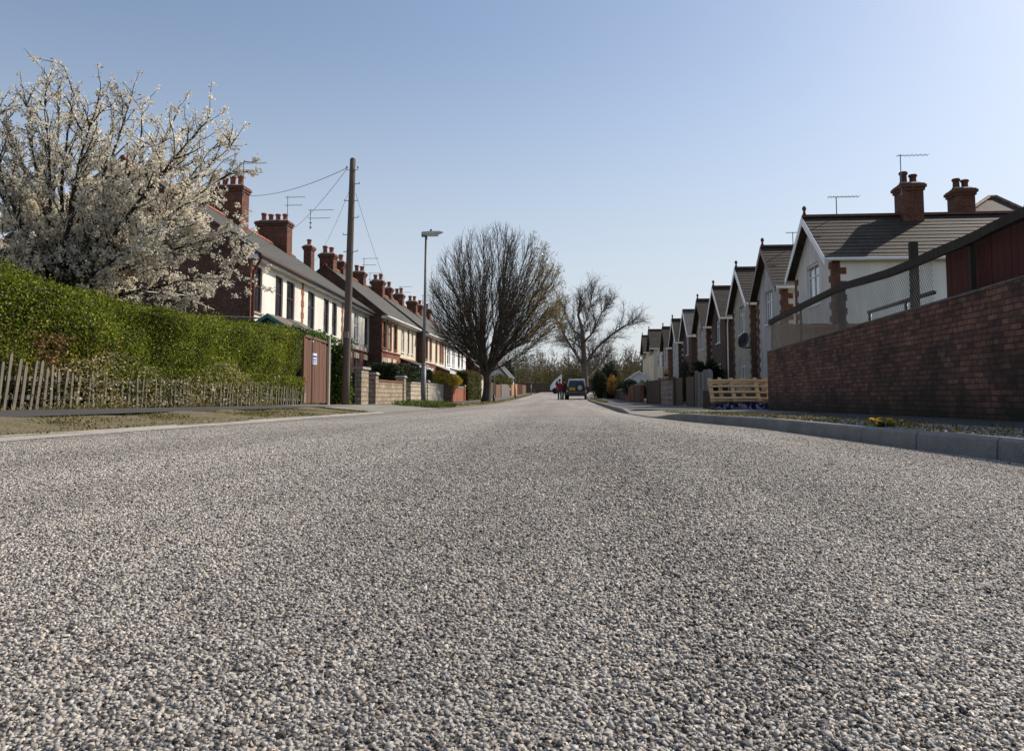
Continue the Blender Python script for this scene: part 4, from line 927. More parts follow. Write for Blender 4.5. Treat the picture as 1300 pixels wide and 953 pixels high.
def blossom_tree():
    b = np.array(at(76, 352, Y=13.4)); b[2] = -.1; root = empty('blossom_tree', tuple(b), 'white blossoming cherry tree behind the clipped hedge', 'tree')
    T = Tw(7); Bn = Tw(4); tips = []
    trunk = grow(b, (.05, 0, 1), 2.2, 6, .05, .1); T.add(trunk, np.linspace(.2, .15, len(trunk)))
    top = trunk[-1]
    limbs = []
    # limbs reach for surveyed points of the crown's outline, spread in depth
    for i, (px, py) in enumerate(((-45, 120), (-15, 98), (6, 92), (40, 94), (62, 97), (82, 86), (100, 78), (128, 98), (150, 132), (168, 96), (185, 140), (222, 124), (230, 185), (262, 122), (272, 165), (296, 162), (285, 215), (262, 258), (298, 294), (262, 330), (222, 366), (165, 340), (18, 225), (-60, 200), (-85, 285), (-30, 300), (112, 190), (58, 185), (150, 215), (200, 230), (238, 288), (190, 305), (130, 290), (20, 140), (110, 130), (200, 170))):
        py = py + 42 * min(1, max(0, (260 - py) / 150)); tgt = np.array(at(px - 6, py, Y=[13.1, 12.2, 14.2, 13.6, 12.7, 14.8][i % 6])); st = trunk[-1 - (i % 3)]
        if tgt[0] > -8.0 and tgt[2] < 2.6: tgt[1] += 1.1
        v = tgt - st; ctl = st + v * .5 + np.array((v[0] * .05, v[1] * .1, abs(v[0]) * .06 - .05)); n_ = 12; tt = np.linspace(0, 1, n_)[:, None]
        pts = (1 - tt) ** 2 * st + 2 * tt * (1 - tt) * ctl + tt ** 2 * tgt; pts[1:-1] += np.cumsum(rng.normal(0, .028, (n_ - 2, 3)), 0) * np.sin(np.linspace(.3, 2.9, n_ - 2))[:, None]
        T.add(pts, np.linspace(.058, .007, n_)); limbs.append(pts)
    for pts in limbs:
        for k in range(2, len(pts)):
            for q in range(1 if random.random() < .35 else 2):
                d = pts[min(k, len(pts) - 1)] - pts[k - 1]; sd = side_dir(d, random.uniform(.35, .95))
                p2 = grow(pts[k], unit(sd + .35 * unit(d)), random.uniform(.35, 1.0) * (1 if k < 9 else .6), 6, .10, .04); 
                if p2[-1][0] > -8.65 and p2[-1][2] < 2.0: continue
                Bn.add(p2, np.linspace(.018, .006, len(p2))); tips.append(p2)
                for w in range(2, len(p2)):
                    if random.random() < .55:
                        p3 = grow(p2[w], side_dir(p2[w] - p2[w - 1], random.uniform(.4, 1.0)), random.uniform(.2, .6), 4, .14, .05); Bn.add(p3, np.linspace(.008, .0035, len(p3))); tips.append(p3)
    for i in range(16):        # long whips that stand clear of the crown
        p = random.choice(limbs); d = p[-1] - p[-3]; w = grow(p[-1 - random.randint(0, 2)], unit(unit(d) + np.array((0, 0, .25)) + rng.normal(0, .22, 3)), random.uniform(.4, .9), 8, .07, .03); Bn.add(w, np.linspace(.012, .004, len(w))); tips.append(w)
    def clear(p): return not (p[0] > -8.7 and p[2] < 2.0)
    T.build('trunk', 'bark_black', root); Bn.build('branches', 'bark_black', root)
    C = []; Lf = []
    for p in tips + [l[3:] for l in limbs]:
        seg = np.linalg.norm(np.diff(p, axis=0), axis=1).sum(); zt = p[-1][2]; n = int(seg / (.125 if zt > 4.4 else .105)) + 1
        for t in rng.random(n) ** .8:
            f = t * (len(p) - 1); i = min(int(f), len(p) - 2); q = p[i] + (p[i + 1] - p[i]) * (f - i)
            if not clear(q): continue
            m = rng.integers(9, 20) if zt < 4.4 else rng.integers(6, 13); C.append(q + rng.normal(0, .026, (m, 3)) + rng.normal(0, .014, 3))
            if rng.random() < .8: Lf.append(q + rng.normal(0, .04, (1, 3)))
    C = np.concatenate(C); Lf = np.concatenate(Lf)
    Ve, Fe = leaves(C, .037, .35, 1.05); np_mesh('blossom', Ve, Fe, 'blossom', root)
    Ve, Fe = leaves(Lf, .05, .35, 2.0); np_mesh('leaves', Ve, Fe, 'bronze_leaf', root)
    print('blossom quads', len(C), 'twigs', len(tips))
blossom_tree()

def street_tree():
    b = np.array((-5.13, 43, -.08)); root = empty('street_tree', tuple(b), 'bare fan shaped hornbeam street tree with fine upswept branches', 'tree')
    cen = b + np.array((.55, 0, 5.65)); rad = np.array((3.85, 3.6, 4.3))
    inside = lambda p: (((p - cen) / rad) ** 2).sum() < 1.0 + .05 * math.sin(p[0] * 3 + p[1] * 2)
    T = Tw(8); Bn = Tw(4); Fn = Tw(3)
    trunk = grow(b, (.06, 0, 1), 1.35, 5, .03, .05); T.add(trunk, [.34, .27, .24, .23, .23, .22]); lv1 = []
    hubs = []
    for i in range(7):      # the forked main stems
        az = i * 51.4 + random.uniform(-15, 15); tilt = R([6, 20, 24, 14, 26, 18, 22][i]); d = np.array((math.cos(R(az)) * math.sin(tilt), math.sin(R(az)) * math.sin(tilt), math.cos(tilt)))
        h = grow(trunk[-1] + rng.normal(0, .05, 3), d, random.uniform(2.6, 3.6), 9, .03, .02); T.add(h, np.linspace(.125, .06, len(h))); hubs.append(h)
    NL = 84
    for i in range(NL):     # ascending limbs that end all over the crown's outer surface
        cosT = 1 - (i + .5) / NL * 1.42; sinT = math.sqrt(1 - cosT ** 2); az = i * 2.39996 + random.uniform(-.2, .2)
        tgt = cen + rad * np.array((math.cos(az) * sinT, math.sin(az) * sinT, cosT)) * random.uniform(.90, 1.03)
        hub = min(hubs, key=lambda h: np.linalg.norm((tgt - h[4])[:2] / 3 + 0) + random.random() * .35); low = np.clip((tgt[2] - 2.2) / 6, 0, 1)
        st = hub[int(np.clip(round(low * 8 * random.uniform(.3, 1.0)), 0, 8))] if sinT < .98 else hub[random.randint(0, 3)]
        ctl = st * .5 + tgt * .5 + np.array((0, 0, -.10)) * np.linalg.norm((tgt - st)[:2]); n_ = 16; tt = np.linspace(0, 1, n_)[:, None]
        pts = (1 - tt) ** 2 * st + 2 * tt * (1 - tt) * ctl + tt ** 2 * tgt; pts[1:] += np.cumsum(rng.normal(0, .018, (n_ - 1, 3)), 0)
        T.add(pts, .036 * np.linspace(1, .12, n_) ** .9 + .004); lv1.append(pts)
    lv2 = []
    for pts in lv1:
        for k in range(2, len(pts) - 1):
            for q in range(2 if k > 3 else 1):
                d = side_dir(pts[k] - pts[k - 1], random.uniform(.25, .6)); d = unit(d + np.array((0, 0, .10)) + .25 * unit(pts[k] - (b + np.array((0, 0, 2.2)))))
                L = random.uniform(.7, 1.9); st = [pts[k]]; dd = d; n_ = int(L / .25)
                for e in range(n_):
                    dd = unit(dd + rng.normal(0, .05, 3) + np.array((0, 0, .012))); w = st[-1] + dd * .25
                    if not inside(w): break
                    st.append(w)
                if len(st) > 2: st = np.array(st); Bn.add(st, np.linspace(.013, .006, len(st))); lv2.append(st)
    buds = []
    for pts in lv2:
        for k in range(1, len(pts)):
            for q in range(2 if random.random() < .7 else 1):
                d = side_dir(pts[k] - pts[k - 1], random.uniform(.2, .55)); w = grow(pts[k], unit(d + np.array((0, 0, .1))), random.uniform(.25, .65), 3, .06, .02)
                if (((w[-1] - cen) / rad) ** 2).sum() > 1.12: continue
                Fn.add(w, (.006, .0055, .005, .0045))
                ww = w[-1]; side = np.clip((ww[0] - cen[0]) / rad[0] * 1.5 - .45, 0, 1)
                if rng.random() < .05 + 1.0 * side: buds.append(ww + rng.normal(0, .07, (7 if side > .3 else 2, 3)))
    T.build('trunk', 'bark_hornbeam', root); Bn.build('branches', 'bark_hornbeam', root); Fn.build('twigs', 'bark_hornbeam', root)
    Ve, Fe = leaves(np.concatenate(buds), .075, .4, 1.8); np_mesh('catkins', Ve, Fe, 'bud', root)
    print('street tree', len(lv2), Fn.n)
street_tree()

def far_tree():
    Y = 128.; k = Y / 990.; g = lambda px, py, dy=0: np.array(at(743 + (px - 743) * .92, 500 - (500 - py) * .87, Y=Y + dy))
    b = g(743, 500); b[2] = .6; root = empty('bare_tree', tuple(b), 'tall spreading bare tree at the end of the street', 'tree')
    T = Tw(7); Bn = Tw(4); Fn = Tw(3)
    main = [[(743, 500, 0), (742, 470, 0), (741, 445, 0), (740, 420, 0), (738, 402, 1), (733, 385, 2), (735, 370, 2)],
            [(742, 462, 0), (735, 450, -1), (727, 437, -2), (718, 422, -3), (710, 405, -3), (705, 392, -3)],
            [(743, 460, 0), (750, 446, 1), (758, 434, 2), (768, 423, 3), (781, 412, 3), (795, 402, 3), (806, 396, 3)],
            [(740, 425, 0), (750, 415, -2), (757, 403, -3), (762, 390, -4), (768, 378, -4)],
            [(740, 418, 0), (728, 408, 2), (720, 396, 3), (716, 380, 3)], [(744, 478, 0), (752, 470, 2), (760, 462, 4), (768, 452, 5)],
            [(741, 440, 0), (733, 430, 3), (726, 424, 5), (716, 418, 6)], [(739, 405, 0), (746, 390, 2), (748, 374, 3), (752, 362, 3)]]
    rs = [(.62, .12), (.26, .06), (.30, .06), (.2, .05), (.18, .05), (.22, .06), (.14, .04), (.12, .04)]
    tips = []
    for pl, (r0, r1) in zip(main, rs):
        pts = np.array([g(*q) for q in pl]); T.add(pts, np.linspace(r0, r1, len(pts))); pp = pts
        for i in range(len(pp) - 1):
            for q in range(3):
                if pl is main[0] and i < 2: continue
                p0 = pp[i] + (pp[i + 1] - pp[i]) * random.random(); d = side_dir(pp[i + 1] - pp[i], random.uniform(.4, .9))
                w = grow(p0, unit(d + np.array((0, 0, .2))), random.uniform(1.8, 4.2), 7, .14, .05); Bn.add(w, np.linspace(.075, .025, len(w))); tips.append(w)
        for q in range(3): w = grow(pp[-1], unit(pp[-1] - pp[-2] + rng.normal(0, .5, 3)), random.uniform(1.5, 3.2), 6, .14, .03); Bn.add(w, np.linspace(.06, .02, len(w))); tips.append(w)
    for w in tips:
        for k_ in range(1, len(w)):
            for q in range(3):
                v = grow(w[k_], side_dir(w[k_] - w[k_ - 1], random.uniform(.4, .9)), random.uniform(.7, 1.9), 4, .17, .04); Fn.add(v, np.linspace(.026, .013, len(v)))
                for q2 in range(2): u = grow(v[random.randint(1, 4)], side_dir(v[-1] - v[-2], random.uniform(.4, .9)), random.uniform(.5, 1.1), 3, .17, .04); Fn.add(u, np.linspace(.017, .011, len(u)))
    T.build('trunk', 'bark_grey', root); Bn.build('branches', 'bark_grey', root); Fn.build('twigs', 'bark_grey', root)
far_tree()

def woodland():
    """the far belt of scrub and young trees closing the street: one mass"""
    T = Tw(3); C = []
    for i in range(420):
        x = rng.uniform(-75, 75); y = rng.uniform(172, 235); h = rng.uniform(5.5, 10.5) * (1.25 if rng.random() < .12 else 1); z = float(base_z(y))
        if -9 < x < 3: h *= .85
        t = grow((x, y, z), (0, 0, 1), h, 6, .06, .2); T.add(t, np.linspace(.16, .035, len(t)))
        for k in range(1, len(t)):
            for q in range(6):
                w = grow(t[k], side_dir(np.array((0, 0, 1.)), random.uniform(.4, .9)), h * random.uniform(.14, .30), 4, .14, .08); T.add(w, np.linspace(.05, .02, len(w)))
                for e in range(2): v = grow(w[random.randint(1, 3)], side_dir(w[-1] - w[-2], .6), h * .12, 2, .15, .08); T.add(v, (.03, .022, .015))
        n = 520; q = rng.normal(0, 1, (n, 3)) * np.array((h * .17, h * .17, h * .22)) + np.array((x, y, z + h * .52)); C.append(q[q[:, 2] > z])
    n = 30000; C.append(np.stack([rng.uniform(-75, 75, n), rng.uniform(168, 200, n), 1.0 + rng.random(n) ** 1.5 * 5.2], 1))
    root = empty('woodland', (0, 190, 1), 'far belt of bare and budding trees closing the street', 'trees'); root['kind'] = 'stuff'
    o = T.build('branches', 'wood_bark', root); o['kind'] = 'stuff'
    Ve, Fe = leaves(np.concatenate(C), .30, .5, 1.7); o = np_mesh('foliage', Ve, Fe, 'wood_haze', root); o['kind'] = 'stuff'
woodland()

def bush(name, label, cat, c, r, mat, n, size, core='hedge_core', spiky=False, lumps=5):
    root = empty(name, (c[0], c[1], c[2]), label, cat)
    m = MB(); m.tube([(c[0], c[1], c[2]), (c[0], c[1], c[2] + r[2] * .7), (c[0], c[1], c[2] + r[2] * 1.5)], [r[0] * .3, r[0] * .5, r[0] * .12], 8); m.build('stem', core, root, True)
    u = rng.normal(size=(n, 3)); u /= np.linalg.norm(u, axis=1)[:, None]
    lump = 1 + .18 * np.sin(u[:, 0] * lumps + u[:, 2] * 3) * np.sin(u[:, 1] * lumps + 1.3) ; rr = rng.random(n) ** .28 * lump
    C = u * rr[:, None] * np.array(r) + np.array((c[0], c[1], c[2] + r[2])); C = C[C[:, 2] > c[2]]
    Ve, Fe = leaves(C, size, .4, 1.8); np_mesh('foliage', Ve, Fe, mat, root); return root

# ------------------------------------------------------------------ left frontage: walls, hedges, fences
def garden_wall(label, ya, yb, za, h, mat, cope='cement', t=.2, pillars=(), ph=.22, x=-6.95, plinth=None):
    root = empty('garden_wall', (x, (ya + yb) / 2, za), label, 'wall')
    m = MB(); m.box((x - t, ya, za - .1), (x, yb, za + h)); m.build('wall', mat, root)
    m = MB(); m.box((x - t - .03, ya + .002, za + h + .002), (x + .03, yb - .002, za + h + .065)); m.build('coping', cope, root)
    for py in pillars:
        m = MB(); m.box((x - t - .08, py - .19, za - .1), (x + .05, py + .19, za + h + ph)); p = m.build('pillar', mat, root)
        m = MB(); m.hexa([(x - t - .13, py - .24, za + h + ph), (x + .10, py - .24, za + h + ph), (x + .10, py + .24, za + h + ph), (x - t - .13, py + .24, za + h + ph), (x - t - .08, py - .19, za + h + ph + .08), (x + .05, py - .19, za + h + ph + .08), (x + .05, py + .19, za + h + ph + .08), (x - t - .08, py + .19, za + h + ph + .08)]); m.build('cap', 'cement', p)
    return root
yy = lambda px: float(at(px, 495, X=-6.95)[1])
# wall running back from the first pillar
root = empty('garden_wall', (-7.6, yy(462), -.05), 'dark shaded brick wall running back between the pole and first pillar', 'wall')
w0 = at(441, 480, Y=yy(460)); m = MB(); m.box((w0[0] - 2, yy(460), -.1), (-7.15, yy(460) + .22, 1.0)); m.build('wall', 'brick_brown', root)
m = MB(); m.box((w0[0] - 2, yy(460) - .03, 1.002), (-7.15, yy(460) + .25, 1.06)); m.build('coping', 'cement', root)
m = MB(); m.box((-7.15 + .002, yy(458), -.1), (-6.93, yy(467), 1.12)); p_ = m.build('pillar', 'block_stone', root)
m = MB(); m.box((-7.2, yy(458) - .06, 1.122), (-6.87, yy(467) + .06, 1.2)); m.build('cap', 'cement', p_)
garden_wall('brown block garden wall with red brick coping and two pillars', yy(475), yy(514), -.07, .84, 'block_stone', 'brick_red', pillars=(yy(475) + .2, yy(514) - .2))
garden_wall('pale rough stone garden wall behind the nearest street lamp', yy(521.5), yy(544), -.07, .86, 'block_pale', 'cement', pillars=(yy(544) - .2,), ph=.12)
garden_wall('plain tan rendered garden wall right of the pale stone wall', yy(544.5), yy(563), -.06, .86, 'render_cream' if False else 'cement', 'cement')
gr = empty('garden_gate', (-6.95, yy(568), -.05), 'dark slatted garden gate in the tan wall', 'gate')
m = MB(); 
for t_ in np.linspace(yy(564), yy(573), 9): m.box((-7.0, t_, 0), (-6.96, t_ + .16, .98))
m.build('boards', 'wood_dark', gr)
m = MB(); m.box((-6.958, yy(564), .2), (-6.93, yy(573) + .1, .28)); m.box((-6.958, yy(564), .75), (-6.93, yy(573) + .1, .83)); m.build('rails', 'wood_dark', gr)
garden_wall('orange tan brick garden wall below the yellow forsythia', yy(575), yy(590), -.05, .80, 'brick_orange', 'cement', pillars=(yy(590) - .2,), ph=.1)
def box_hedge(label, x0, x1, y0, y1, z0, z1, mat, n, size):
    root = empty('hedge', ((x0 + x1) / 2, (y0 + y1) / 2, z0), label, 'hedge')
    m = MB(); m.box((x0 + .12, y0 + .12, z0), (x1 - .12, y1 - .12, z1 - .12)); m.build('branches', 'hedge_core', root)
    C = np.stack([rng.uniform(x0, x1, n), rng.uniform(y0, y1, n), rng.uniform(z0, z1, n)], 1); f = rng.integers(0, 5, n)
    C[f == 0, 0] = x1; C[f == 1, 2] = z1; C[f == 2, 1] = y0; C[f == 3, 0] = x1; C[f == 4, 2] = z1
    C += rng.normal(0, .06, (n, 3)); Ve, Fe = leaves(C, size); np_mesh('foliage', Ve, Fe, mat, root)
box_hedge('dark clipped garden hedge behind the pale stone wall', -8.3, -7.3, yy(513), yy(556), .6, 1.5, 'conifer', 14000, .08)
bush('forsythia', 'yellow forsythia bush spilling over the orange tan wall', 'shrub', (-7.5, yy(574), .5), (.8, 4.2, .55), 'forsythia', 9000, .10)
bush('shrub', 'small olive shrub between the block pillars', 'shrub', (-7.8, yy(449), .5), (.4, .5, .42), 'olive', 1500, .07)
box_hedge('tall green conifer hedge left of the street tree trunk', -7.6, -6.9, yy(593), yy(609), -.05, 1.75, 'olive', 14000, .10)
m = MB(); m.box((-6.95, yy(609.5), -.1), (-6.85, yy(612), 1.4)); tag(m.build('gate_post', 'pvc'), 'cream gate post between the conifer hedge and tree trunk', 'post')
def board_fence(name, label, x, ya, yb, h, mat, zf=ZPL, xf=None, bw=.15, rail=True, cat='fence'):
    root = empty(name, (x if xf is None else xf(ya), (ya + yb) / 2, float(zf((ya + yb) / 2))), label, cat); n = max(2, int((yb - ya) / bw)); m = MB(); sgn = -1 if x > 0 else 1
    xx = (lambda y_: x) if xf is None else xf
    for i in range(n):
        a, b = ya + (yb - ya) * i / n + .004, ya + (yb - ya) * (i + 1) / n - .004; j = random.uniform(-.006, .006); X_ = xx((a + b) / 2); zz = float(zf(a))
        m.box((X_ - .012 + j, a, zz), (X_ + .012 + j, b, zz + h + random.uniform(-.012, .012)))
    m.build('boards', mat, root)
    for f in (0, 1):
        y_ = ya + (yb - ya) * f; m = MB(); m.box((xx(y_) - .05, y_ - .05, float(zf(y_)) - .1), (xx(y_) + .05, y_ + .05, float(zf(y_)) + h + .06)); m.build('post', mat, root)
    return root
board_fence('garden_fence', 'dark boarded fence panel right of the street tree', -7.1, 57, 66, 1.3, 'wood_dark')
board_fence('garden_fence', 'tan boarded fence panel beyond the thin sign pole', -7.1, 66.3, 71, 1.15, 'wood_fence')
board_fence('garden_fence', 'grey brown boarded fence panel before the second lamp post', -7.1, 71.3, 80, 1.2, 'wood_post')
board_fence('garden_fence', 'orange stained fence panel beyond the second lamp post', -7.2, 83, 91, 1.25, 'wood_orange')
board_fence('garden_fence', 'barn red fence panel beyond the orange fence', -7.3, 91.3, 100, 1.25, 'paint_red')
board_fence('garden_fence', 'brown fence panel beside the farthest lamp post', -7.6, 100.3, 112, 1.2, 'wood_fence')
bush('shrub', 'olive green shrub above the fences by the second lamp post', 'shrub', (-8.0, 80, .9), (1.1, 6, .8), 'olive', 6000, .16)
bush('shrub', 'dark evergreen bush beside the white gabled house', 'shrub', (-9.3, 100, .5), (1.2, 1.2, 2.2), 'conifer', 4000, .2)
ef = empty('boundary_fence', (-5, 166, 1.1), 'dark close boarded fence across the end of the street', 'fence')
m = MB(); 
for i in range(150): m.box((-30 + i * .3, 166, 1.0), (-30 + i * .3 + .285, 166.04, 3.05 + .02 * math.sin(i * 1.7)))
m.build('boards', 'wood_dark', ef)
m = MB()
for z_ in (1.4, 2.6): m.box((-30, 166.045, z_), (15, 166.1, z_ + .1))
m.build('rails', 'wood_dark', ef)

# ------------------------------------------------------------------ street lamps and sign pole
def lamp(x, y, z, h, label):
    root = empty('street_lamp', (x, y, z), label, 'street lamp', 'grey street lamps on the left verge')
    m = MB(); m.tube([(x, y, z - .1), (x, y, z + 1.15)], .07, 12); m.tube([(x, y, z + 1.15), (x, y, z + 1.22)], [.07, .045], 12); m.build('base', 'galv', root, True)
    m = MB(); lx = .04; m.tube([(x, y, z + 1.2), (x + lx, y, z + h - .1)], [.045, .036], 12); m.build('pole', 'galv', root, True)
    m = MB(); m.box((x - .071 - .004, y - .03, z + .3), (x - .06, y + .05, z + .8)); m.box((x - .035, y - .078, z + .35), (x + .035, y - .066, z + .85)); m.build('access_door', 'galv', root)
    m = MB(); zz = z + h - .06
    sec = [(-.12, .05, .04, .02), (-.08, .075, .07, .0), (.06, .10, .085, -.01), (.22, .10, .08, 0), (.38, .075, .06, .02), (.5, .03, .025, .045)]
    V = []; k = 10
    for dx, wy, wz, oz in sec:
        for i in range(k): t = 2 * math.pi * i / k; V.append((x + lx + dx, y + wy * math.cos(t), zz + oz + .03 + max(wz * math.sin(t), -.045)))
    Fs = [(i * k + j, i * k + (j + 1) % k, (i + 1) * k + (j + 1) % k, (i + 1) * k + j) for i in range(len(sec) - 1) for j in range(k)] + [tuple(range(k - 1, -1, -1)), tuple(range((len(sec) - 1) * k, len(sec) * k))]
    m.add(V, [tuple(reversed(f)) for f in Fs]); hd = m.build('lamp_head', 'lamp_head', root, True)
    m = MB(); m.box((x + lx + .05, y - .07, zz - .045), (x + lx + .36, y + .07, zz - .014)); m.build('lens', 'lamp_lens', hd, bevel=.01)
    m = MB(); m.tube([(x + lx + .14, y, zz + .1), (x + lx + .14, y, zz + .155)], [.035, .03], 8); m.build('photocell', 'paint_black', hd)
    m = MB(); m.box((x + lx - .13, y - .045, zz - .06), (x + lx + .03, y + .045, zz + .06)); m.build('bracket', 'galv', hd)
q = at(537.5, 515, X=-4.4); lamp(-4.4, q[1], float(ZPL(q[1])) - .02, 4.98, 'nearest tall grey street lamp standing in the green grass tuft')
q = at(654, 505.5, Y=64); lamp(q[0], 64, q[2], 5.0, 'second street lamp with its head hidden in the street tree')
q = at(674, 500.2, Y=99); lamp(q[0], 99, q[2], 5.0, 'farthest street lamp before the dark end fence')
q = at(627, 511.3, Y=46); root = empty('sign_pole', tuple(q), 'thin pale sign pole with black foot right of the tree trunk', 'pole')
m = MB(); m.tube([q - np.array((0, 0, .1)), q + np.array((0, 0, .42))], .07, 10); m.build('base', 'paint_black', root, True)
m = MB(); m.tube([q + np.array((0, 0, .42)), q + np.array((.03, 0, 2.25))], .035, 10); m.build('pole', 'galv', root, True)
m = MB(); m.box(q + np.array((-.10, -.03, 1.55)), q + np.array((.16, -.015, 1.62))) if False else None
# ------------------------------------------------------------------ right side: brick wall, chain link fence
def street_wall():
    root = empty('brick_wall', (4.6, 8, 0), 'long weathered red brick wall on the right pavement edge', 'wall')
    top = lambda y: float(np.interp(y, [-12, 8.25, 19.1], [1.70, 1.445, 1.30]))
    bot = lambda y: float(ZPR(y)) - .15
    ys = list(np.arange(-12, 19, 1.)) + [19.12]; V = []; Fs = []; X0, X1 = 4.5, 4.73
    m = MB()
    for i in range(len(ys) - 1):
        a, b = ys[i], ys[i + 1]; b2 = b
        m.quad((X0, b, bot(b)), (X0, a, bot(a)), (X0, a, top(a)), (X0, b, top(b))); m.quad((X1, a, bot(a)), (X1, b, bot(b)), (X1, b, top(b)), (X1, a, top(a)))
    a, b = ys[0], ys[-1]
    m.quad((X0, b, top(b)), (X1, b, top(b)), (X1, b, bot(b)), (X0, b, bot(b))); m.quad((X0, a, bot(a)), (X1, a, bot(a)), (X1, a, top(a)), (X0, a, top(a)))
    m.build('brickwork', 'brick_street', root)
    m = MB()
    for i in range(len(ys) - 1):
        a, b = ys[i], ys[i + 1]; j = random.uniform(-.006, .006); o_ = .006 + random.uniform(0, .012)
        m.hexa([(X0 - o_, a + .003, top(a) + j), (X1 + .03, a + .003, top(a) + j), (X1 + .03, b - .003, top(b) + j), (X0 - o_, b - .003, top(b) + j), (X0 + .01, a + .003, top(a) + .035), (X1, a + .003, top(a) + .04), (X1, b - .003, top(b) + .04), (X0 + .01, b - .003, top(b) + .035)])
    m.build('coping', 'cement_old', root, bevel=.006)
    return top
WTOP = street_wall()
def link_fence():
    X = 4.62
    root = empty('chain_link_fence', (X, 10, 1.4), 'sagging chain link fence with dark timber rail on the brick wall', 'fence')
    pix = [(977, 408), (1016, 388), (1069, 362), (1100, 353), (1130, 344), (1157, 333), (1190, 318), (1234, 300), (1265, 284), (1300, 268), (1360, 240)]
    rail = [np.array(at(px, py, X=X)) for px, py in pix]; rail.append(rail[-1] + np.array((0, -3.2, .12)))
    rz_ = lambda y: float(np.interp(y, [p[1] for p in reversed(rail)], [p[2] for p in reversed(rail)]))
    m = MB()
    ys = np.linspace(rail[-1][1], rail[0][1], 40)
    P = [[(X - .035, y, rz_(y) - .085 - .01 * math.sin(y * 2)), (X + .035, y, rz_(y) - .085), (X + .035, y, rz_(y) + .03), (X - .035, y, rz_(y) + .03)] for y in ys]
    V = [v for p in P for v in p]; Fs = [(4 * i + j, 4 * i + (j + 1) % 4, 4 * i + 4 + (j + 1) % 4, 4 * i + 4 + j) for i in range(len(ys) - 1) for j in range(4)] + [(3, 2, 1, 0), tuple(4 * (len(ys) - 1) + j for j in range(4))]
    m.add(V, Fs); m.build('rail', 'wood_tar', root)
    yl = []
    for px, w, up_ in ((979.5, .03, .02), (1016, .022, -.03), (1067, .05, -.02), (1159, .05, .28), (1235, .03, .03), (1310, .04, .05)):
        y = float(at(px, 400, X=X + .05)[1]); yl.append(y); m = MB(); m.box((X + .037, y - w, WTOP(y) + .02), (X + .037 + 2 * w, y + w, rz_(y) + up_ + .03)); m.build('post', 'wood_tar', root, bevel=.008)
    # mesh of real wires: two families of slanting wires between wall top and rail
    T = Tw(3); y0, y1 = float(at(1187, 400, X=X)[1]), rail[0][1] - .02; st = .072
    for y in np.arange(y0 - .9, y1 + .9, st):
        for sgn in (1, -1):
            pts = []
            for k in range(19):
                t = k / 18.; ya = y + sgn * t * .62
                zb, zt = WTOP(min(max(ya, -12), 19.1)) + .03, rz_(ya) - .03
                if y0 <= ya <= y1: pts.append((X - .004 * sgn, ya + .004 * math.sin(k * 2.1), zb + t * (zt - zb)))
            if len(pts) > 2: T.add(np.array(pts), [.0028] * len(pts))
    T.build('wire_mesh', 'wire', root)
    m = MB()
    for z_ in (.03, .97):
        m.tube([(X, y, WTOP(y) + .03 + (rz_(y) - .03 - WTOP(y) - .03) * z_) for y in np.linspace(y0, y1, 30)], .003, 4)
    m.build('line_wire', 'wire', root)
    # barn red boarded screen behind the fence
    sc = empty('board_screen', (X + .2, 4, 1.3), 'dark barn red boarded screen behind the fence on the brick wall', 'screen'); m = MB(); n_ = int((y0 + 4) / .14)
    for i in range(n_):
        a = y0 - (i + 1) * .14 + .003; b = y0 - i * .14 - .003; j = random.uniform(-.003, .003); m.box((X + .16 + j, a, WTOP(a) - .3), (X + .185 + j, b, rz_(max(a, rail[-1][1])) - .0))
    m.build('boards', 'paint_red', sc)
    m = MB(); m.box((X + .19, -3, 1.7), (X + .24, y0 - .1, 1.8)); m.box((X + .19, y0 - .12, 1.1), (X + .27, y0 - .04, 2.0)); m.build('rails', 'wood_dark', sc)
    # low hand rail seen through the mesh
    hr = empty('hand_rail', (X + .9, 13, 1.2), 'low dark metal hand rail seen through the chain link fence', 'rail'); p, q_ = at(1103, 396, X=5.3), at(1186, 371, X=5.3)
    m = MB(); m.tube([p, q_], .035, 8); 
    for f in (0.02, .62): r_ = p + (q_ - p) * f; m.tube([r_, (r_[0], r_[1], .2)], .03, 8)
    m.build('rail', 'paint_black', hr, True)
    # timber garden fence behind the far end
    gf = empty('garden_fence', (6, 21, 0), 'brown vertical board fence behind the end of the brick wall', 'fence')
    m = MB(); a, b = at(979, 411, Y=20.5), at(1092, 414, Y=20.5); xs = np.arange(a[0], b[0], .11)
    for xx in xs: m.box((xx, 20.5, -.1), (xx + .105, 20.525, a[2] + random.uniform(-.012, .012)))
    m.build('boards', 'wood_fence', gf)
    m = MB(); m.box((a[0], 20.47, a[2] - .12), (b[0], 20.497, a[2] - .03)); m.build('capping_rail', 'wood_fence', gf)
link_fence()

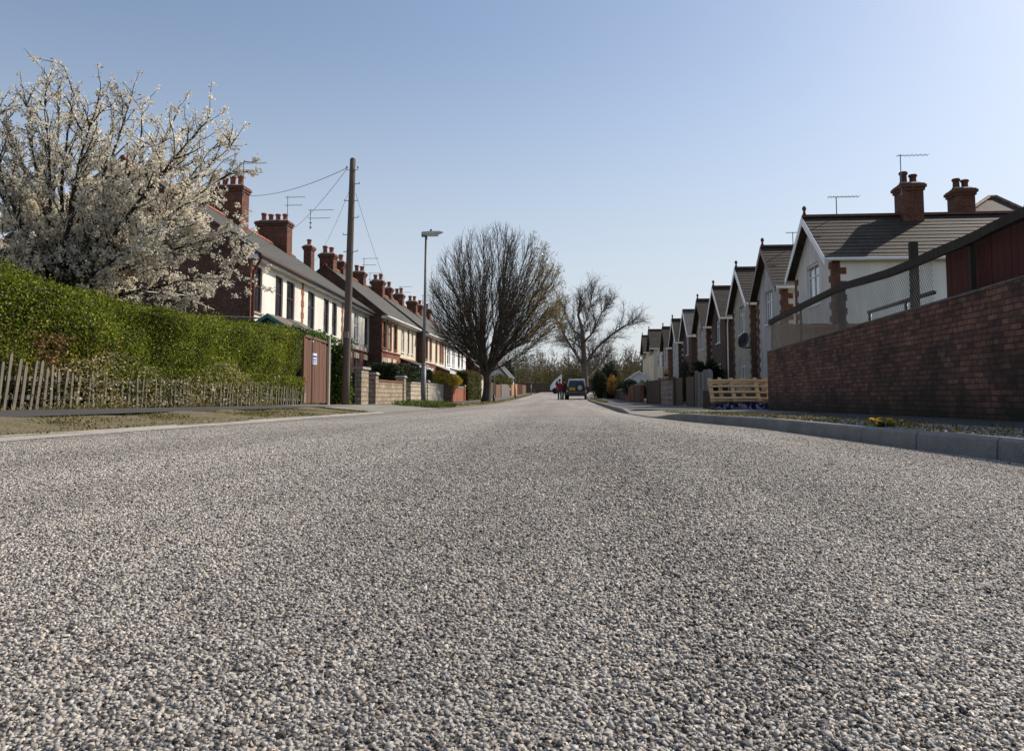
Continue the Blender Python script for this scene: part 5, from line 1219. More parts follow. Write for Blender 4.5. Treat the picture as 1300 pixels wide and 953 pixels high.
# ------------------------------------------------------------------ right side houses
def gable_house(label, yc, w, X0, depth, eave, ridge, base, wall, side, barge, roof, win='lights3', frame='paint_white', glass='net', quoin='brick_stack', chims=(), dish=False, up=(3.55, 5.0), lowz=(.75, 2.25), ww=1.35, door=False, finial=True, aer=None, porch_=False, gutter='paint_white', pipe=False):
    y0, y1 = yc - w / 2, yc + w / 2; root = empty('gabled_house', (X0 + depth / 2, yc, base), label, 'house', 'gabled houses on the right')
    W = lambda u, d, z: (X0 - d, yc + u, z)
    m = MB(); rise = ridge - eave; sl = rise / (w / 2)
    holes = [(-ww / 2, ww / 2, up[0], up[1]), (-ww / 2, ww / 2, lowz[0], lowz[1])]
    WM = lambda u, d, z: (X0 - d, yc - u, z)            # mirrored so faces look outwards
    panel(m, WM, -w / 2, w / 2, base, min(eave, up[1] - .0) if up[1] < eave else eave, holes)
    # gable part with the top of the window cut out
    if up[1] > eave:
        zt = up[1]; h2 = w / 2 - (zt - eave) / sl
        for s_ in (-1, 1):
            a, b = s_ * ww / 2, s_ * w / 2; c_ = s_ * h2; pts = [WM(a, 0, eave), WM(b, 0, eave), WM(c_, 0, zt), WM(a, 0, zt)]
            m.poly(pts if s_ > 0 else pts[::-1]); 
            rv = [WM(a, 0, eave), WM(a, 0, zt), WM(a, -.1, zt), WM(a, -.1, eave)]; m.poly(rv if s_ < 0 else rv[::-1])
        m.quad(WM(-ww / 2, 0, zt), WM(ww / 2, 0, zt), WM(ww / 2, -.1, zt), WM(-ww / 2, -.1, zt))
        m.poly([WM(-h2, 0, zt), WM(h2, 0, zt), WM(0, 0, ridge)])
    else: m.poly([WM(-w / 2, 0, eave), WM(w / 2, 0, eave), WM(0, 0, ridge)])
    m.build('wall', wall, root)
    m = MB(); m.quad((X0, y0, base), (X0 + depth, y0, base), (X0 + depth, y0, eave), (X0, y0, eave)); m.quad((X0 + depth, y1, base), (X0, y1, base), (X0, y1, eave), (X0 + depth, y1, eave)); m.poly([(X0 + depth, y0, base), (X0 + depth, y1, base), (X0 + depth, y1, eave), (X0 + depth, yc, ridge), (X0 + depth, y0, eave)])
    m.build('side_wall', side, root)
    o, th, fo = .22, .09, .32; m = MB(); ze = eave - o * sl
    slab(m, (X0 - fo, y0 - o, ze + .1), (X0 + depth + .1, y0 - o, ze + .1), (X0 + depth + .1, yc, ridge + .1), (X0 - fo, yc, ridge + .1), th)
    slab(m, (X0 + depth + .1, y1 + o, ze + .1), (X0 - fo, y1 + o, ze + .1), (X0 - fo, yc, ridge + .1), (X0 + depth + .1, yc, ridge + .1), th)
    # tile courses stand proud as thin steps
    for s_ in (-1, 1):
        n_ = int(math.hypot(w / 2 + o, rise + o * sl) / .25)
        for i in range(n_):
            t = (i + .02) / n_; yA = yc + s_ * (w / 2 + o) * (1 - t); zA = ze + .1 + (ridge - ze) * t
            e = 1. / n_ * .85; yB = yc + s_ * (w / 2 + o) * (1 - t - e); zB = ze + .1 + (ridge - ze) * (t + e)
            P = [(X0 - fo - .005, yA, zA + .006), (X0 + depth + .1, yA, zA + .006), (X0 + depth + .1, yB, zB + .004), (X0 - fo - .005, yB, zB + .004)]; Q = [(p[0], p[1], p[2] + (.016 if i_ < 2 else .004)) for i_, p in enumerate(P)]
            if s_ > 0: P, Q = [P[1], P[0], P[3], P[2]], [Q[1], Q[0], Q[3], Q[2]]
            m.hexa(P + Q)
    rf = m.build('roof', roof, root)
    m = MB(); m.hexa([(X0 - fo, yc - .12, ridge + .1), (X0 + depth, yc - .12, ridge + .1), (X0 + depth, yc + .12, ridge + .1), (X0 - fo, yc + .12, ridge + .1), (X0 - fo, yc - .04, ridge + .21), (X0 + depth, yc - .04, ridge + .21), (X0 + depth, yc + .04, ridge + .21), (X0 - fo, yc + .04, ridge + .21)]); m.build('ridge_tiles', 'pot_dark', rf)
    if finial:
        m = MB(); f = np.array((X0 - fo + .08, yc, ridge + .2)); m.lathe(f, [(.07, 0), (.05, .08), (.04, .14), (.075, .2), (.08, .25), (.05, .31), (.015, .34)], 8); m.build('finial', 'pot_dark', rf, True)
    for s_ in (-1, 1):
        m = MB(); xa, xb = X0 - fo - .035, X0 - fo - .008; ya = yc + s_ * (w / 2 + o + .02)
        m.hexa([(xa, ya, ze - .16), (xb, ya, ze - .16), (xb, yc, ridge - .17), (xa, yc, ridge - .17), (xa, ya, ze + .1), (xb, ya, ze + .1), (xb, yc, ridge + .13), (xa, yc, ridge + .13)]); m.build('bargeboard', barge, root)
    # soffit boards under the verge keep the roof edge from looking like a card
    m = MB(); m.tube([(X0 - fo, y0 - o - .05, ze + .04), (X0 + depth, y0 - o - .05, ze + .02)], .055, 8); m.build('gutter', gutter, root)
    if pipe: m = MB(); m.tube([(X0 + .12, y0 - o - .04, ze), (X0 + .12, y0 - .06, ze - .35), (X0 + .12, y0 - .06, base)], .035, 8); m.build('downpipe', gutter, root)
    window(root, WM, -ww / 2, ww / 2, up[0], up[1], frame, glass, style=win, sill='paint_white', bar=.055); window(root, WM, -ww / 2, ww / 2, lowz[0], lowz[1], frame, glass, style=win, sill='paint_white', bar=.055)
    if quoin:
        for yq, s_ in ((y0, 1), (y1, -1)):
            m = MB(); z = base; i = 0
            while z < eave - .22:
                a = .42 if i % 2 else .22; b = .22 if i % 2 else .42
                ylo, yhi = (yq - .02, yq + a) if s_ > 0 else (yq - a, yq + .02)
                m.box((X0 - .025, ylo, z + .002), (X0 + b, yhi, z + .222)) ; z += .226; i += 1
            m.build('quoin', quoin, root)
    for (x, cy, wx, wy, zt, np_, ae) in chims:
        chimney(root, (x, cy), wx, wy, ridge - .5, zt, np_, 'brick_stack', 'pot_dark', 'x', aerial=ae)
    if aer:
        ax, hh, ln = aer; m = MB(); m.tube([(ax, yc, ridge + .1), (ax, yc, ridge + hh)], .018, 6); m.tube([(ax - .3, yc, ridge + hh), (ax + ln, yc, ridge + hh)], .013, 5)
        for t in np.linspace(-.25, ln, 9): m.tube([(ax + t, yc - .2, ridge + hh), (ax + t, yc + .2, ridge + hh)], .007, 4)
        m.build('aerial', 'galv', root)
    if dish:
        d0 = np.array((X0 - .12, y0 + dish, 2.95)); m = MB(); k = 14; V = []
        ax = unit(np.array((-.75, -.5, .25))); u_ = unit(np.cross(ax, (0, 0, 1.))); v_ = np.cross(u_, ax); cc = d0 + ax * .28
        for r_, off in ((.02, -.07), (.2, -.045), (.34, 0), (.36, .01)): V += [cc + ax * off + r_ * (math.cos(2 * math.pi * i / k) * u_ + math.sin(2 * math.pi * i / k) * v_ * 1.1) for i in range(k)]
        m.add(V, [(i * k + j, i * k + (j + 1) % k, (i + 1) * k + (j + 1) % k, (i + 1) * k + j) for i in range(3) for j in range(k)] + [tuple(range(k))]); dd = m.build('satellite_dish', 'paint_black', root, True)
        m = MB(); m.tube([d0 + np.array((.12, 0, -.25)), d0 + np.array((-.1, 0, -.28)), cc], .022, 6); m.tube([cc - v_ * .3, cc + ax * .4], .014, 6); m.tube([d0 + np.array((.1, -.5, -.33)), d0 + np.array((-.35, -.5, -.33))], .02, 6); m.build('bracket', 'paint_black', dd)
    return root

cz = lambda px, py, y: float(at(px, py, Y=y)[2])
cx = lambda px, y: float(at(px, 300, Y=y)[0])
Y1 = 28.95
gable_house('nearest pale rendered gabled house with two brick chimneys above the chain link fence', Y1, 4.55, 8.5, 10, 4.92, 6.66, -.2, 'pebble_white', 'render_white', 'paint_white', 'tile_brown', 'lights2',
    chims=[(cx(1155.5, Y1), Y1, .72, .75, cz(1155, 236, Y1), 2, [(-.80, 1.05, .95, 1)]), (cx(1222, Y1 + 1.5), Y1 + 1.5, .68, .72, cz(1222, 242, Y1 + 1.5), 2, None)], aer=(cx(1063, Y1), .85, .8), ww=1.45, up=(3.55, 5.05), glass='glass_sky')
specs = [  # label, yc, wall, side, barge, roof, frame glass, quoin, extras
    ('grey pebbledashed gabled house with dark red bargeboards', 35.5, 'pebble_grey', 'pebble_white', 'paint_maroon', 'tile_brown', 'lights3', 'brick_stack', dict(aer=(9.6, .75, .7))),
    ('beige gabled house with white bargeboards and a dark satellite dish above the pallets', 41.4, 'pebble_beige', 'pebble_beige', 'paint_white', 'tile_brown', 'lights2', 'brick_brown', dict(dish=.5, aer=(10.6, .5, .7))),
    ('dark brown brick gabled house with white bargeboards left of the beige house', 48.4, 'brick_brown', 'brick_brown', 'paint_white', 'tile_brown', 'lights2', None, dict(pipe=True)),
    ('beige gabled house with dark bargeboards between two dark brick houses', 54.8, 'pebble_beige', 'pebble_beige', 'paint_brown', 'tile_brown', 'lights2', 'brick_brown', dict()),
    ('dark brick gabled house under a grey banded tile roof', 62.1, 'brick_brown', 'brick_brown', 'paint_white', 'tile_grey', 'lights2', None, dict(finial=False)),
    ('pale gabled house with white bargeboards past the banded roof', 69.5, 'pebble_grey', 'pebble_grey', 'paint_white', 'tile_brown', 'lights2', 'brick_brown', dict()),
    ('small pale gabled house with dark quoins and hanging orange plant', 77.3, 'pebble_beige', 'brick_dark', 'paint_brown', 'tile_brown', 'lights2', 'brick_dark', dict()),
]
for lab, yc, wl, sd, bg, rf, ws, qn, ex in specs:
    gable_house(lab, yc, 4.6, 8.5, 9.5, 4.9, 6.82 if yc < 60 else 6.9, -.2, wl, sd, bg, rf, ws, quoin=qn, up=(3.5, 4.95), ww=1.3, glass='glass_sky', **ex)
# two larger bay-fronted houses at the far end
def bay_house(label, yc, w, X0, eave, ridge, base, wall, dish=None):
    root = gable_house(label, yc, w, X0, 9, eave, ridge, base, wall, wall, 'paint_brown', 'tile_brown', 'lights2', quoin=None, up=(3.7, 5.0), ww=1.5)
    y0 = yc - w / 2; m = MB(); bx0, bx1, bd = X0 + .4, X0 + 2.4, .7
    prof = [(bx0, y0), (bx0 + .4, y0 - bd), (bx1 - .4, y0 - bd), (bx1, y0)]
    for (xa, ya), (xb, yb) in zip(prof[:-1], prof[1:]):
        for z0_, z1_ in ((base, 1.0), (2.4, 3.5), (4.9, eave)): m.quad((xa, ya, z0_), (xb, yb, z0_), (xb, yb, z1_), (xa, ya, z1_))
    bay = m.build('bay', wall, root)
    for z0_, z1_ in ((1.0, 2.4), (3.5, 4.9)):
        for (xa, ya), (xb, yb) in zip(prof[:-1], prof[1:]):
            Lq = math.hypot(xb - xa, yb - ya); ux, uy = (xb - xa) / Lq, (yb - ya) / Lq; nx, ny = uy, -ux
            Wq = lambda u, d, z, xa=xa, ya=ya, ux=ux, uy=uy, nx=nx, ny=ny: (xa + ux * u + nx * d, ya + uy * u + ny * d, z)
            window(bay, Wq, .02, Lq - .02, z0_ + .02, z1_ - .02, 'paint_white', 'glass_sky', depth=.03, style='lights2', sill=None)
    m = MB(); m.poly([(x_, y_, eave + .02) for x_, y_ in prof]); m.build('bay_roof', 'lead', bay)
bay_house('cream bay fronted gabled house second from the far end of the row', 91.5, 5.6, 8.4, 5.7, 7.85, 0.05, 'render_cream')
bay_house('cream bay fronted gabled house at the far end of the row', 101, 5.2, 8.4, 5.8, 7.9, 0.25, 'render_cream')
# hip-roofed neighbour behind the wall
def hip_house():
    root = empty('hipped_house', (21, 38, 0), 'house with moss spotted hipped roof behind the red screen', 'house'); yq = 38.; apx = at(1256, 251, Y=yq)
    l_, r_ = at(1196, 292, Y=yq - 3), at(1318, 292, Y=yq - 3); ez = l_[2]; x0, x1 = l_[0], r_[0] + 1; m = MB()
    a, b = np.array((apx[0], yq, apx[2])), np.array((apx[0] + .3, yq, apx[2] - .0)); y0, y1 = yq - 3, yq + 3
    P = [np.array(q) for q in ((x0, y0, ez), (x1, y0, ez), (x1, y1, ez), (x0, y1, ez))]
    m.poly([P[0], P[1], b, a]); m.poly([P[1], P[2], b]); m.poly([P[2], P[3], a, b]); m.poly([P[3], P[0], a]); m.build('roof', 'tile_brown', root)
    m = MB()
    for p, q in ((P[0], a), (P[1], b), (a, b)): m.tube([p + np.array((0, 0, .03)), q + np.array((0, 0, .04))], .09, 6)
    m.build('hip_tiles', 'tile_pink', root)
    m = MB(); m.box((x0 + .3, y0 + .3, -.2), (x1 - .3, y1 - .3, ez - .02)); m.build('wall', 'brick_red', root)
hip_house()
bungalow('low bungalow with faded pink tile roof beyond the cream bay houses', 8.5, 15, 108, 118, .4, 2.9, 4.9, 'render_paint', 'tile_pink', 'y', 'paint_white', win=[('x0', 110, 111.5, 1.2, 2.3)])
bungalow('white walled garage with pink tiled lean roof before the conifers', 5.6, 8.6, 94, 100, .2, 2.3, 3.3, 'render_paint', 'tile_pink', 'y', 'paint_white')

# ------------------------------------------------------------------ right frontage beyond the wall
ZF = lambda y: ZPR(y)
def pallets():
    ys = 20.6; root_y = 21.2; lean = R(38)
    upv = np.array((0, math.sin(lean), math.cos(lean))); nrm = np.array((0, -math.cos(lean), math.sin(lean)))
    xa, xb = float(at(905, 505, Y=21)[0]), 5.05
    def pallet(c, label, wid, hgt, tilt=0):
        ax = np.array((math.cos(tilt), 0, math.sin(tilt))); u_ = unit(np.cross(nrm, ax)) ; u_ = u_ if u_[2] > 0 else -u_
        c = np.array(c); o = empty('pallet', tuple(c), label, 'pallet', 'wooden pallets on the driveway')
        m = MB()
        for i in range(4): m.obox(c + u_ * (hgt * (i + .5) / 4) + nrm * .075, ax * wid / 2, u_ * .029, nrm * .011)
        m.build('deck_boards', 'wood_pine', o)
        for f in (-.46, -.02, .46): m = MB(); m.obox(c + ax * wid * f + u_ * hgt / 2 + nrm * .02, ax * .045, u_ * hgt / 2, nrm * .043); m.build('bearer', 'wood_pine', o)
        m = MB()
        for i in (0, 1): m.obox(c + u_ * (hgt * (.12 + .76 * i)) - nrm * .035, ax * wid / 2, u_ * .035, nrm * .011)
        m.build('base_boards', 'wood_pine', o)
    mid = (xa + xb) / 2; zz = float(ZF(21))
    pallet((mid - .22, 20.75, zz + .18), 'front raw pine pallet leaning on the blue tarpaulin', xb - xa - .25, .78, .01)
    pallet((mid + .1, 21.05, zz + .17), 'back raw pine pallet leaning behind the front pallet', xb - xa - .2, .80, -.015)
    # crumpled tarpaulin
    m = MB(); nx, ny = 26, 12; V = []
    for i in range(nx):
        for j in range(ny):
            x = xa - .08 + (xb - xa + .2) * i / (nx - 1); y = 20.25 + 1.5 * j / (ny - 1); e = min(1, 4 * min(i / (nx - 1), 1 - i / (nx - 1), j / (ny - 1) * 1.3, 1 - j / (ny - 1)) + .02)
            V.append((x, y + .03 * math.sin(i * 1.9), zz + .005 + e ** .6 * (.12 + .05 * math.sin(i * 1.3 + j) + .045 * math.sin(i * 2.7 - j * 1.9) + random.uniform(-.015, .015))))
    m.add(V, [(i * ny + j, (i + 1) * ny + j, (i + 1) * ny + j + 1, i * ny + j + 1) for i in range(nx - 1) for j in range(ny - 1)]); tag(m.build('tarpaulin', 'tarp'), 'crumpled blue tarpaulin under the leaning pallets', 'tarpaulin')
    m = MB(); m.box((xa - .1, 22.0, zz - .05), (xb + .3, 22.05, zz + .5)); tag(m.build('low_board', 'wood_dark'), 'dark low board behind the pallets', 'board')
pallets()
fy = lambda px: float(np.interp(px, [770, 774, 797, 813, 840, 857, 889, 903], [100, 84, 52, 41, 33.5, 30.5, 26.2, 24.5]))
xfr = lambda y: float(XF(y)) - .02
q = fy(902); m = MB(); X_ = float(at(901, 500, Y=q)[0])
m.box((X_ - .09, q - .09, float(ZF(q)) - .1), (X_ + .09, q + .09, 1.02)); m.hexa([(X_ - .09, q - .09, 1.02), (X_ + .09, q - .09, 1.02), (X_ + .09, q + .09, 1.02), (X_ - .09, q + .09, 1.02), (X_ - .03, q - .03, 1.09), (X_ + .03, q - .03, 1.09), (X_ + .03, q + .03, 1.09), (X_ - .03, q + .03, 1.09)])
tag(m.build('gate_post', 'wood_post'), 'thick grey timber gate post left of the pallets', 'post')
board_fence('garden_fence', 'grey board fence end beside the thick gate post', 4, fy(889), fy(899), 1.12, 'wood_post', ZF, xfr)
board_fence('garden_gate', 'dark boarded double gate left of the grey fence', 4, fy(860), fy(888), 1.02, 'wood_dark', ZF, xfr, cat='gate')
def front_pillar(px0, px1, h, mat, label, sq=.5):
    y0, y1 = fy(px1), fy(px0); X_ = xfr(y1); z_ = float(ZF(y0)); root = empty('wall_pillar', (X_, (y0 + y1) / 2, z_), label, 'pillar')
    m = MB(); m.box((X_, y0, z_ - .1), (X_ + sq, y1, z_ + h)); m.build('pillar', mat, root)
    m = MB(); m.box((X_ - .04, y0 - .04, z_ + h), (X_ + sq + .04, y1 + .04, z_ + h + .07)); m.build('cap', 'brick_red', root)
front_pillar(841, 856.5, .98, 'block_grey', 'squat grey block pillar left of the dark double gate')
board_fence('garden_fence', 'dark boarded fence left of the squat block pillar', 4, fy(840), fy(824), 1.0, 'wood_dark', ZF, xfr) if False else board_fence('garden_fence', 'dark boarded fence left of the squat block pillar', 4, fy(840.5), fy(824), 1.05, 'wood_dark', ZF, xfr)
def front_wall(y0, y1, h, mat, label, cope='cement'):
    root = empty('garden_wall', (xfr(y0), (y0 + y1) / 2, float(ZF(y0))), label, 'wall'); n_ = max(1, int((y1 - y0) / 3)); m = MB(); c_ = MB()
    for i in range(n_):
        a, b = y0 + (y1 - y0) * i / n_, y0 + (y1 - y0) * (i + 1) / n_; xa, xb = xfr(a), xfr(b); za, zb = float(ZF(a)), float(ZF(b))
        m.hexa([(xa, a, za - .1), (xa + .2, a, za - .1), (xb + .2, b, zb - .1), (xb, b, zb - .1), (xa, a, za + h), (xa + .2, a, za + h), (xb + .2, b, zb + h), (xb, b, zb + h)])
        c_.hexa([(xa - .03, a, za + h), (xa + .23, a, za + h), (xb + .23, b, zb + h), (xb - .03, b, zb + h), (xa - .03, a, za + h + .06), (xa + .23, a, za + h + .06), (xb + .23, b, zb + h + .06), (xb - .03, b, zb + h + .06)])
    m.build('wall', mat, root); c_.build('coping', cope, root)
front_wall(41.3, 45.3, .95, 'brick_dark', 'dark red brick garden wall next past the dark boarded fence')
board_fence('garden_fence', 'brown board fence between two dark brick garden walls', 4, 45.5, 49, 1.0, 'wood_fence', ZF, xfr)
front_wall(49.2, 55, .85, 'brick_red', 'red brick garden wall below the dark round bush', 'brick_red')
front_wall(55.3, 63, .8, 'brick_brown', 'low brown brick garden wall below the conifers')
front_pillar(771.5, 774, 1.0, 'render_paint', 'pale rendered gate pillar beside the conifers', .3)
front_wall(66, 84, .75, 'brick_dark', 'low dark brick garden wall beside the parked car')
front_wall(85, 125, .8, 'brick_brown', 'far low brown garden wall beyond the pale pillar')
bush('conifer', 'dark upright conifer left of the orange shrub', 'tree', (float(at(762, 490, Y=72)[0]), 72, -.1), (.75, .8, 1.35), 'conifer', 9000, .10)
bush('conifer', 'tallest dark conifer behind the orange shrub', 'tree', (float(at(774, 490, Y=74)[0]), 74, -.1), (.85, .9, 1.85), 'conifer', 11000, .10)
bush('shrub', 'orange leaved shrub in front of the tallest conifer', 'shrub', (float(at(777, 490, Y=70)[0]), 70, .3), (.45, .5, .95), 'orange_shrub', 1800, .09)
bush('shrub', 'green shrub right of the conifers', 'shrub', (float(at(787, 490, Y=68)[0]), 68, .1), (.6, .7, .95), 'olive', 3000, .09)
bush('shrub', 'dark round bush above the red brick garden wall', 'shrub', (float(at(800, 490, Y=52)[0]), 52, .3), (.55, .8, .55), 'conifer', 5000, .06)
bush('shrub', 'dark shrub over the brown board fence', 'shrub', (float(at(817, 490, Y=48)[0]), 48, .2), (.5, .9, .5), 'conifer', 3500, .06)
def yucca():
    c = np.array(at(897, 482, Y=32.)); root = empty('palm_tree', (c[0], c[1], -.1), 'dark spiky palm behind the grey board fence', 'plant')
    m = MB(); m.tube([(c[0], c[1], -.1), (c[0] + .03, c[1], c[2] + .05)], [.13, .1], 8); m.build('trunk', 'bark', root, True)
    V = []; n_ = 240
    for i in range(n_):
        d = unit(rng.normal(size=3) + np.array((0, 0, .55))); L = rng.uniform(.55, .95); s_ = unit(np.cross(d, (0, 0, 1.))) * .022; p0 = c + rng.normal(0, .05, 3) + np.array((0, 0, rng.uniform(-.1, .35))); p1 = p0 + d * L * .6; p2 = p0 + d * L - np.array((0, 0, .18 * L))
        V += [p0 - s_, p0 + s_, p1 + s_, p2, p1 - s_]
    np_mesh('fronds', np.array(V), np.arange(n_ * 5).reshape(n_, 5), 'conifer', root)
yucca()
bush('climber', 'dark climber on the brown brick house wall', 'shrub', (7.9, 45.6, -.1), (.45, .9, 1.1), 'conifer', 4500, .08)
bush('shrub', 'dark climber beside the third gabled house', 'shrub', (8.0, 60, -.1), (.4, .9, 1.6), 'conifer', 4500, .08)
# hanging basket by the small pale house
q = np.array((8.2, 74.4, 2.3)); hb_ = empty('hanging_basket', tuple(q), 'orange flowering hanging basket on the pale gabled house', 'hanging basket')
m = MB(); m.lathe(q, [(.06, -.2), (.2, -.1), (.26, 0)], 10); m.build('basket', 'paint_black', hb_)
C = q + rng.normal(0, .17, (500, 3)) + np.array((0, 0, .1)); Ve, Fe = leaves(C, .07); np_mesh('flowers', Ve, Fe, 'orange_shrub', hb_)
m = MB(); m.tube([q + np.array((.3, 0, .5)), q + np.array((0, 0, .5)), q], .015, 5); m.build('bracket', 'paint_black', hb_)

# dandelion clump behind the kerb
dp = at(1102, 543, z=.0); dp = np.array((max(dp[0], float(XR(dp[1])) + .17), dp[1], float(ZPR(dp[1])) + .012))
dr = empty('dandelion', tuple(dp), 'yellow dandelion clump behind the right kerb', 'flower')
V = []
for i in range(46):
    a = rng.uniform(0, 6.28); L = rng.uniform(.05, .10); d = np.array((math.cos(a), math.sin(a), rng.uniform(.25, .9))); d = unit(d); s_ = np.array((-math.sin(a), math.cos(a), 0)) * .013
    V += [dp - s_ * .4, dp + s_ * .4, dp + d * L * .6 + s_, dp + d * L - np.array((0, 0, .02)), dp + d * L * .6 - s_]
np_mesh('leaves', np.array(V), np.arange(46 * 5).reshape(46, 5), 'grass_green', dr)
m = MB()
for i in range(15):
    fl = []
    p_ = dp + np.array((rng.normal(0, .045), rng.normal(0, .05), 0)); t_ = p_ + np.array((rng.normal(0, .01), rng.normal(0, .01), rng.uniform(.035, .065))); m.tube([p_, t_], .003, 5)
    for k in range(26):
        a = rng.uniform(0, 6.28); d = unit(np.array((math.cos(a), math.sin(a), rng.uniform(-.1, 1.2)))); s_ = np.array((-math.sin(a), math.cos(a), 0)) * .005; fl += [t_ - s_, t_ + s_, t_ + d * .023 + s_, t_ + d * .023 - s_]
    fl = np.array(fl); np_mesh('flower_head', fl, np.arange(len(fl)).reshape(-1, 4), 'dandelion', dr)
m.build('stalks', 'grass_green', dr)

# ------------------------------------------------------------------ parked car, lorry, people
def car():
    xc = float((at(719, 500, Y=66)[0] + at(745, 500, Y=66)[0]) / 2); y0 = 66.; z0 = float(road_z(np.array(xc), np.array(y0 + 1))) ; w = .86
    root = empty('parked_car', (xc, y0, z0), 'silver and dark estate four wheel drive parked facing away by the kerb', 'car')
    def loft(m, secs, mi=0):   # secs: list of (y, [(x,z)...half outline])
        k = None; V = []
        for y, half in secs:
            ring = [(xc + x, y, z0 + z) for x, z in half] + [(xc - x, y, z0 + z) for x, z in reversed(half)]; k = len(ring); V += ring
        Fs = [(i * k + j, i * k + (j + 1) % k, (i + 1) * k + (j + 1) % k, (i + 1) * k + j) for i in range(len(secs) - 1) for j in range(k)]; Fs += [tuple(range(k - 1, -1, -1)), tuple(range((len(secs) - 1) * k, len(secs) * k))]; m.add(V, [tuple(reversed(f)) for f in Fs], mi)
    low = lambda s, t: [(.0, .36), (w * s, .36), (w * s * 1.0, .62), (w * s * .985, .95 * t + .05), (0, .96 * t + .05)]
    m = MB(); loft(m, [(y0 + .02, low(.93, 1)), (y0 + .12, low(1, 1)), (y0 + 3.0, low(1, 1)), (y0 + 3.3, low(1, .97)), (y0 + 4.15, low(.95, .92)), (y0 + 4.3, low(.85, .75))]); body = m.build('body', 'silver', root, False, .03)
    cab = lambda b_, s, t: [(0, .98), (w * b_, .98), (w * s, t - .05), (w * s * .9, t), (0, t + .015)]
    m = MB(); loft(m, [(y0 + .10, cab(.95, .94, 1.1)), (y0 + .24, cab(.95, .79, 1.68)), (y0 + .5, cab(.96, .80, 1.73)), (y0 + 2.1, cab(.96, .80, 1.71)), (y0 + 3.1, cab(.95, .9, 1.05))]); m.build('cabin', 'silver', body, False, .02)
    m = MB(); m.hexa([(xc - .72, y0 + .085, z0 + 1.04), (xc + .72, y0 + .085, z0 + 1.04), (xc + .72, y0 + .12, z0 + 1.04), (xc - .72, y0 + .12, z0 + 1.04), (xc - .58, y0 + .20, z0 + 1.60), (xc + .58, y0 + .20, z0 + 1.60), (xc + .58, y0 + .24, z0 + 1.60), (xc - .58, y0 + .24, z0 + 1.60)]); m.build('rear_window', 'glass', root)
    for s_ in (-1, 1):
        m = MB(); m.hexa([(xc + s_ * (w * .945 + .006), y0 + .4, z0 + 1.03), (xc + s_ * (w * .945 - .02), y0 + .4, z0 + 1.03), (xc + s_ * (w * .945 - .02), y0 + 2.9, z0 + 1.03), (xc + s_ * (w * .945 + .006), y0 + 2.9, z0 + 1.03), (xc + s_ * (w * .82 + .006), y0 + .5, z0 + 1.58), (xc + s_ * (w * .82 - .02), y0 + .5, z0 + 1.58), (xc + s_ * (w * .82 - .02), y0 + 2.2, z0 + 1.58), (xc + s_ * (w * .82 + .006), y0 + 2.2, z0 + 1.58)]); m.build('side_window', 'glass', root)
        m = MB(); m.box((xc + s_ * .80 - .06, y0 - .015, z0 + .82), (xc + s_ * .80 + .06, y0 + .05, z0 + 1.12)); m.build('tail_light', 'lens_red', root, bevel=.015)
        m = MB(); m.tube([(xc + s_ * .62, y0 + .5, z0 + 1.80), (xc + s_ * .62, y0 + 2.0, z0 + 1.78)], .02, 6); m.build('roof_rail', 'galv', root)
        m = MB(); m.box((xc + s_ * (w + .1) - .1, y0 + 2.62, z0 + 1.0), (xc + s_ * (w + .1) + .1, y0 + 2.72, z0 + 1.15)); m.build('door_mirror', 'charcoal', root, bevel=.02)
        for yy_ in (y0 + .75, y0 + 3.35):
            m = MB(); V = []; k = 18; xs = (xc + s_ * (w - .19), xc + s_ * (w + .0)); prof = [(xs[0], .30), (xs[0], .345), (xs[1], .345), (xs[1], .22)]
            for x_, r_ in prof: V += [(x_, yy_ + r_ * math.cos(2 * math.pi * i / k), z0 + .345 + r_ * math.sin(2 * math.pi * i / k)) for i in range(k)]
            Fs = [(i * k + j, i * k + (j + 1) % k, (i + 1) * k + (j + 1) % k, (i + 1) * k + j) for i in range(3) for j in range(k)] + [tuple(range(k))]; m.add(V, Fs); wh = m.build('wheel', 'rubber', root)
            m = MB(); m.add([(xs[1] - s_ * .01, yy_ + .22 * math.cos(2 * math.pi * i / k), z0 + .345 + .22 * math.sin(2 * math.pi * i / k)) for i in range(k)], [tuple(range(k))]); m.build('rim', 'galv', wh)
    m = MB(); m.box((xc - .84, y0 - .09, z0 + .34), (xc + .84, y0 + .05, z0 + .64)); m.build('bumper', 'charcoal', root, bevel=.04)
    m = MB(); m.box((xc - .74, y0 - .012, z0 + .66), (xc + .74, y0 + .015, z0 + 1.03)); tg = m.build('tailgate', 'charcoal', root, bevel=.02)
    m = MB(); m.box((xc - .62, y0 - .035, z0 + .80), (xc - .10, y0 - .014, z0 + .99)); m.build('number_plate', 'plate', tg)
    sw = np.array((xc + .27, y0 - .02, z0 + 1.0)); m = MB(); k = 20; V = []
    for y_, r_ in ((0, .31), (-.05, .345), (-.18, .345), (-.2, .30), (-.185, .23)): V += [(sw[0] + r_ * math.cos(2 * math.pi * i / k), sw[1] + y_, sw[2] + r_ * math.sin(2 * math.pi * i / k)) for i in range(k)]
    m.add(V, [(i * k + j, i * k + (j + 1) % k, (i + 1) * k + (j + 1) % k, (i + 1) * k + j) for i in range(4) for j in range(k)] + [tuple(range(4 * k, 5 * k)), tuple(range(k - 1, -1, -1))]); spw = m.build('spare_wheel', 'rubber', root)
    m = MB()
    for i in range(6): a = 2 * math.pi * i / 6 + .3; m.obox(sw + np.array((.13 * math.cos(a), -.195, .13 * math.sin(a))), np.array((math.cos(a), 0, math.sin(a))) * .075, np.array((0, .01, 0)), np.array((-math.sin(a), 0, math.cos(a))) * .03)
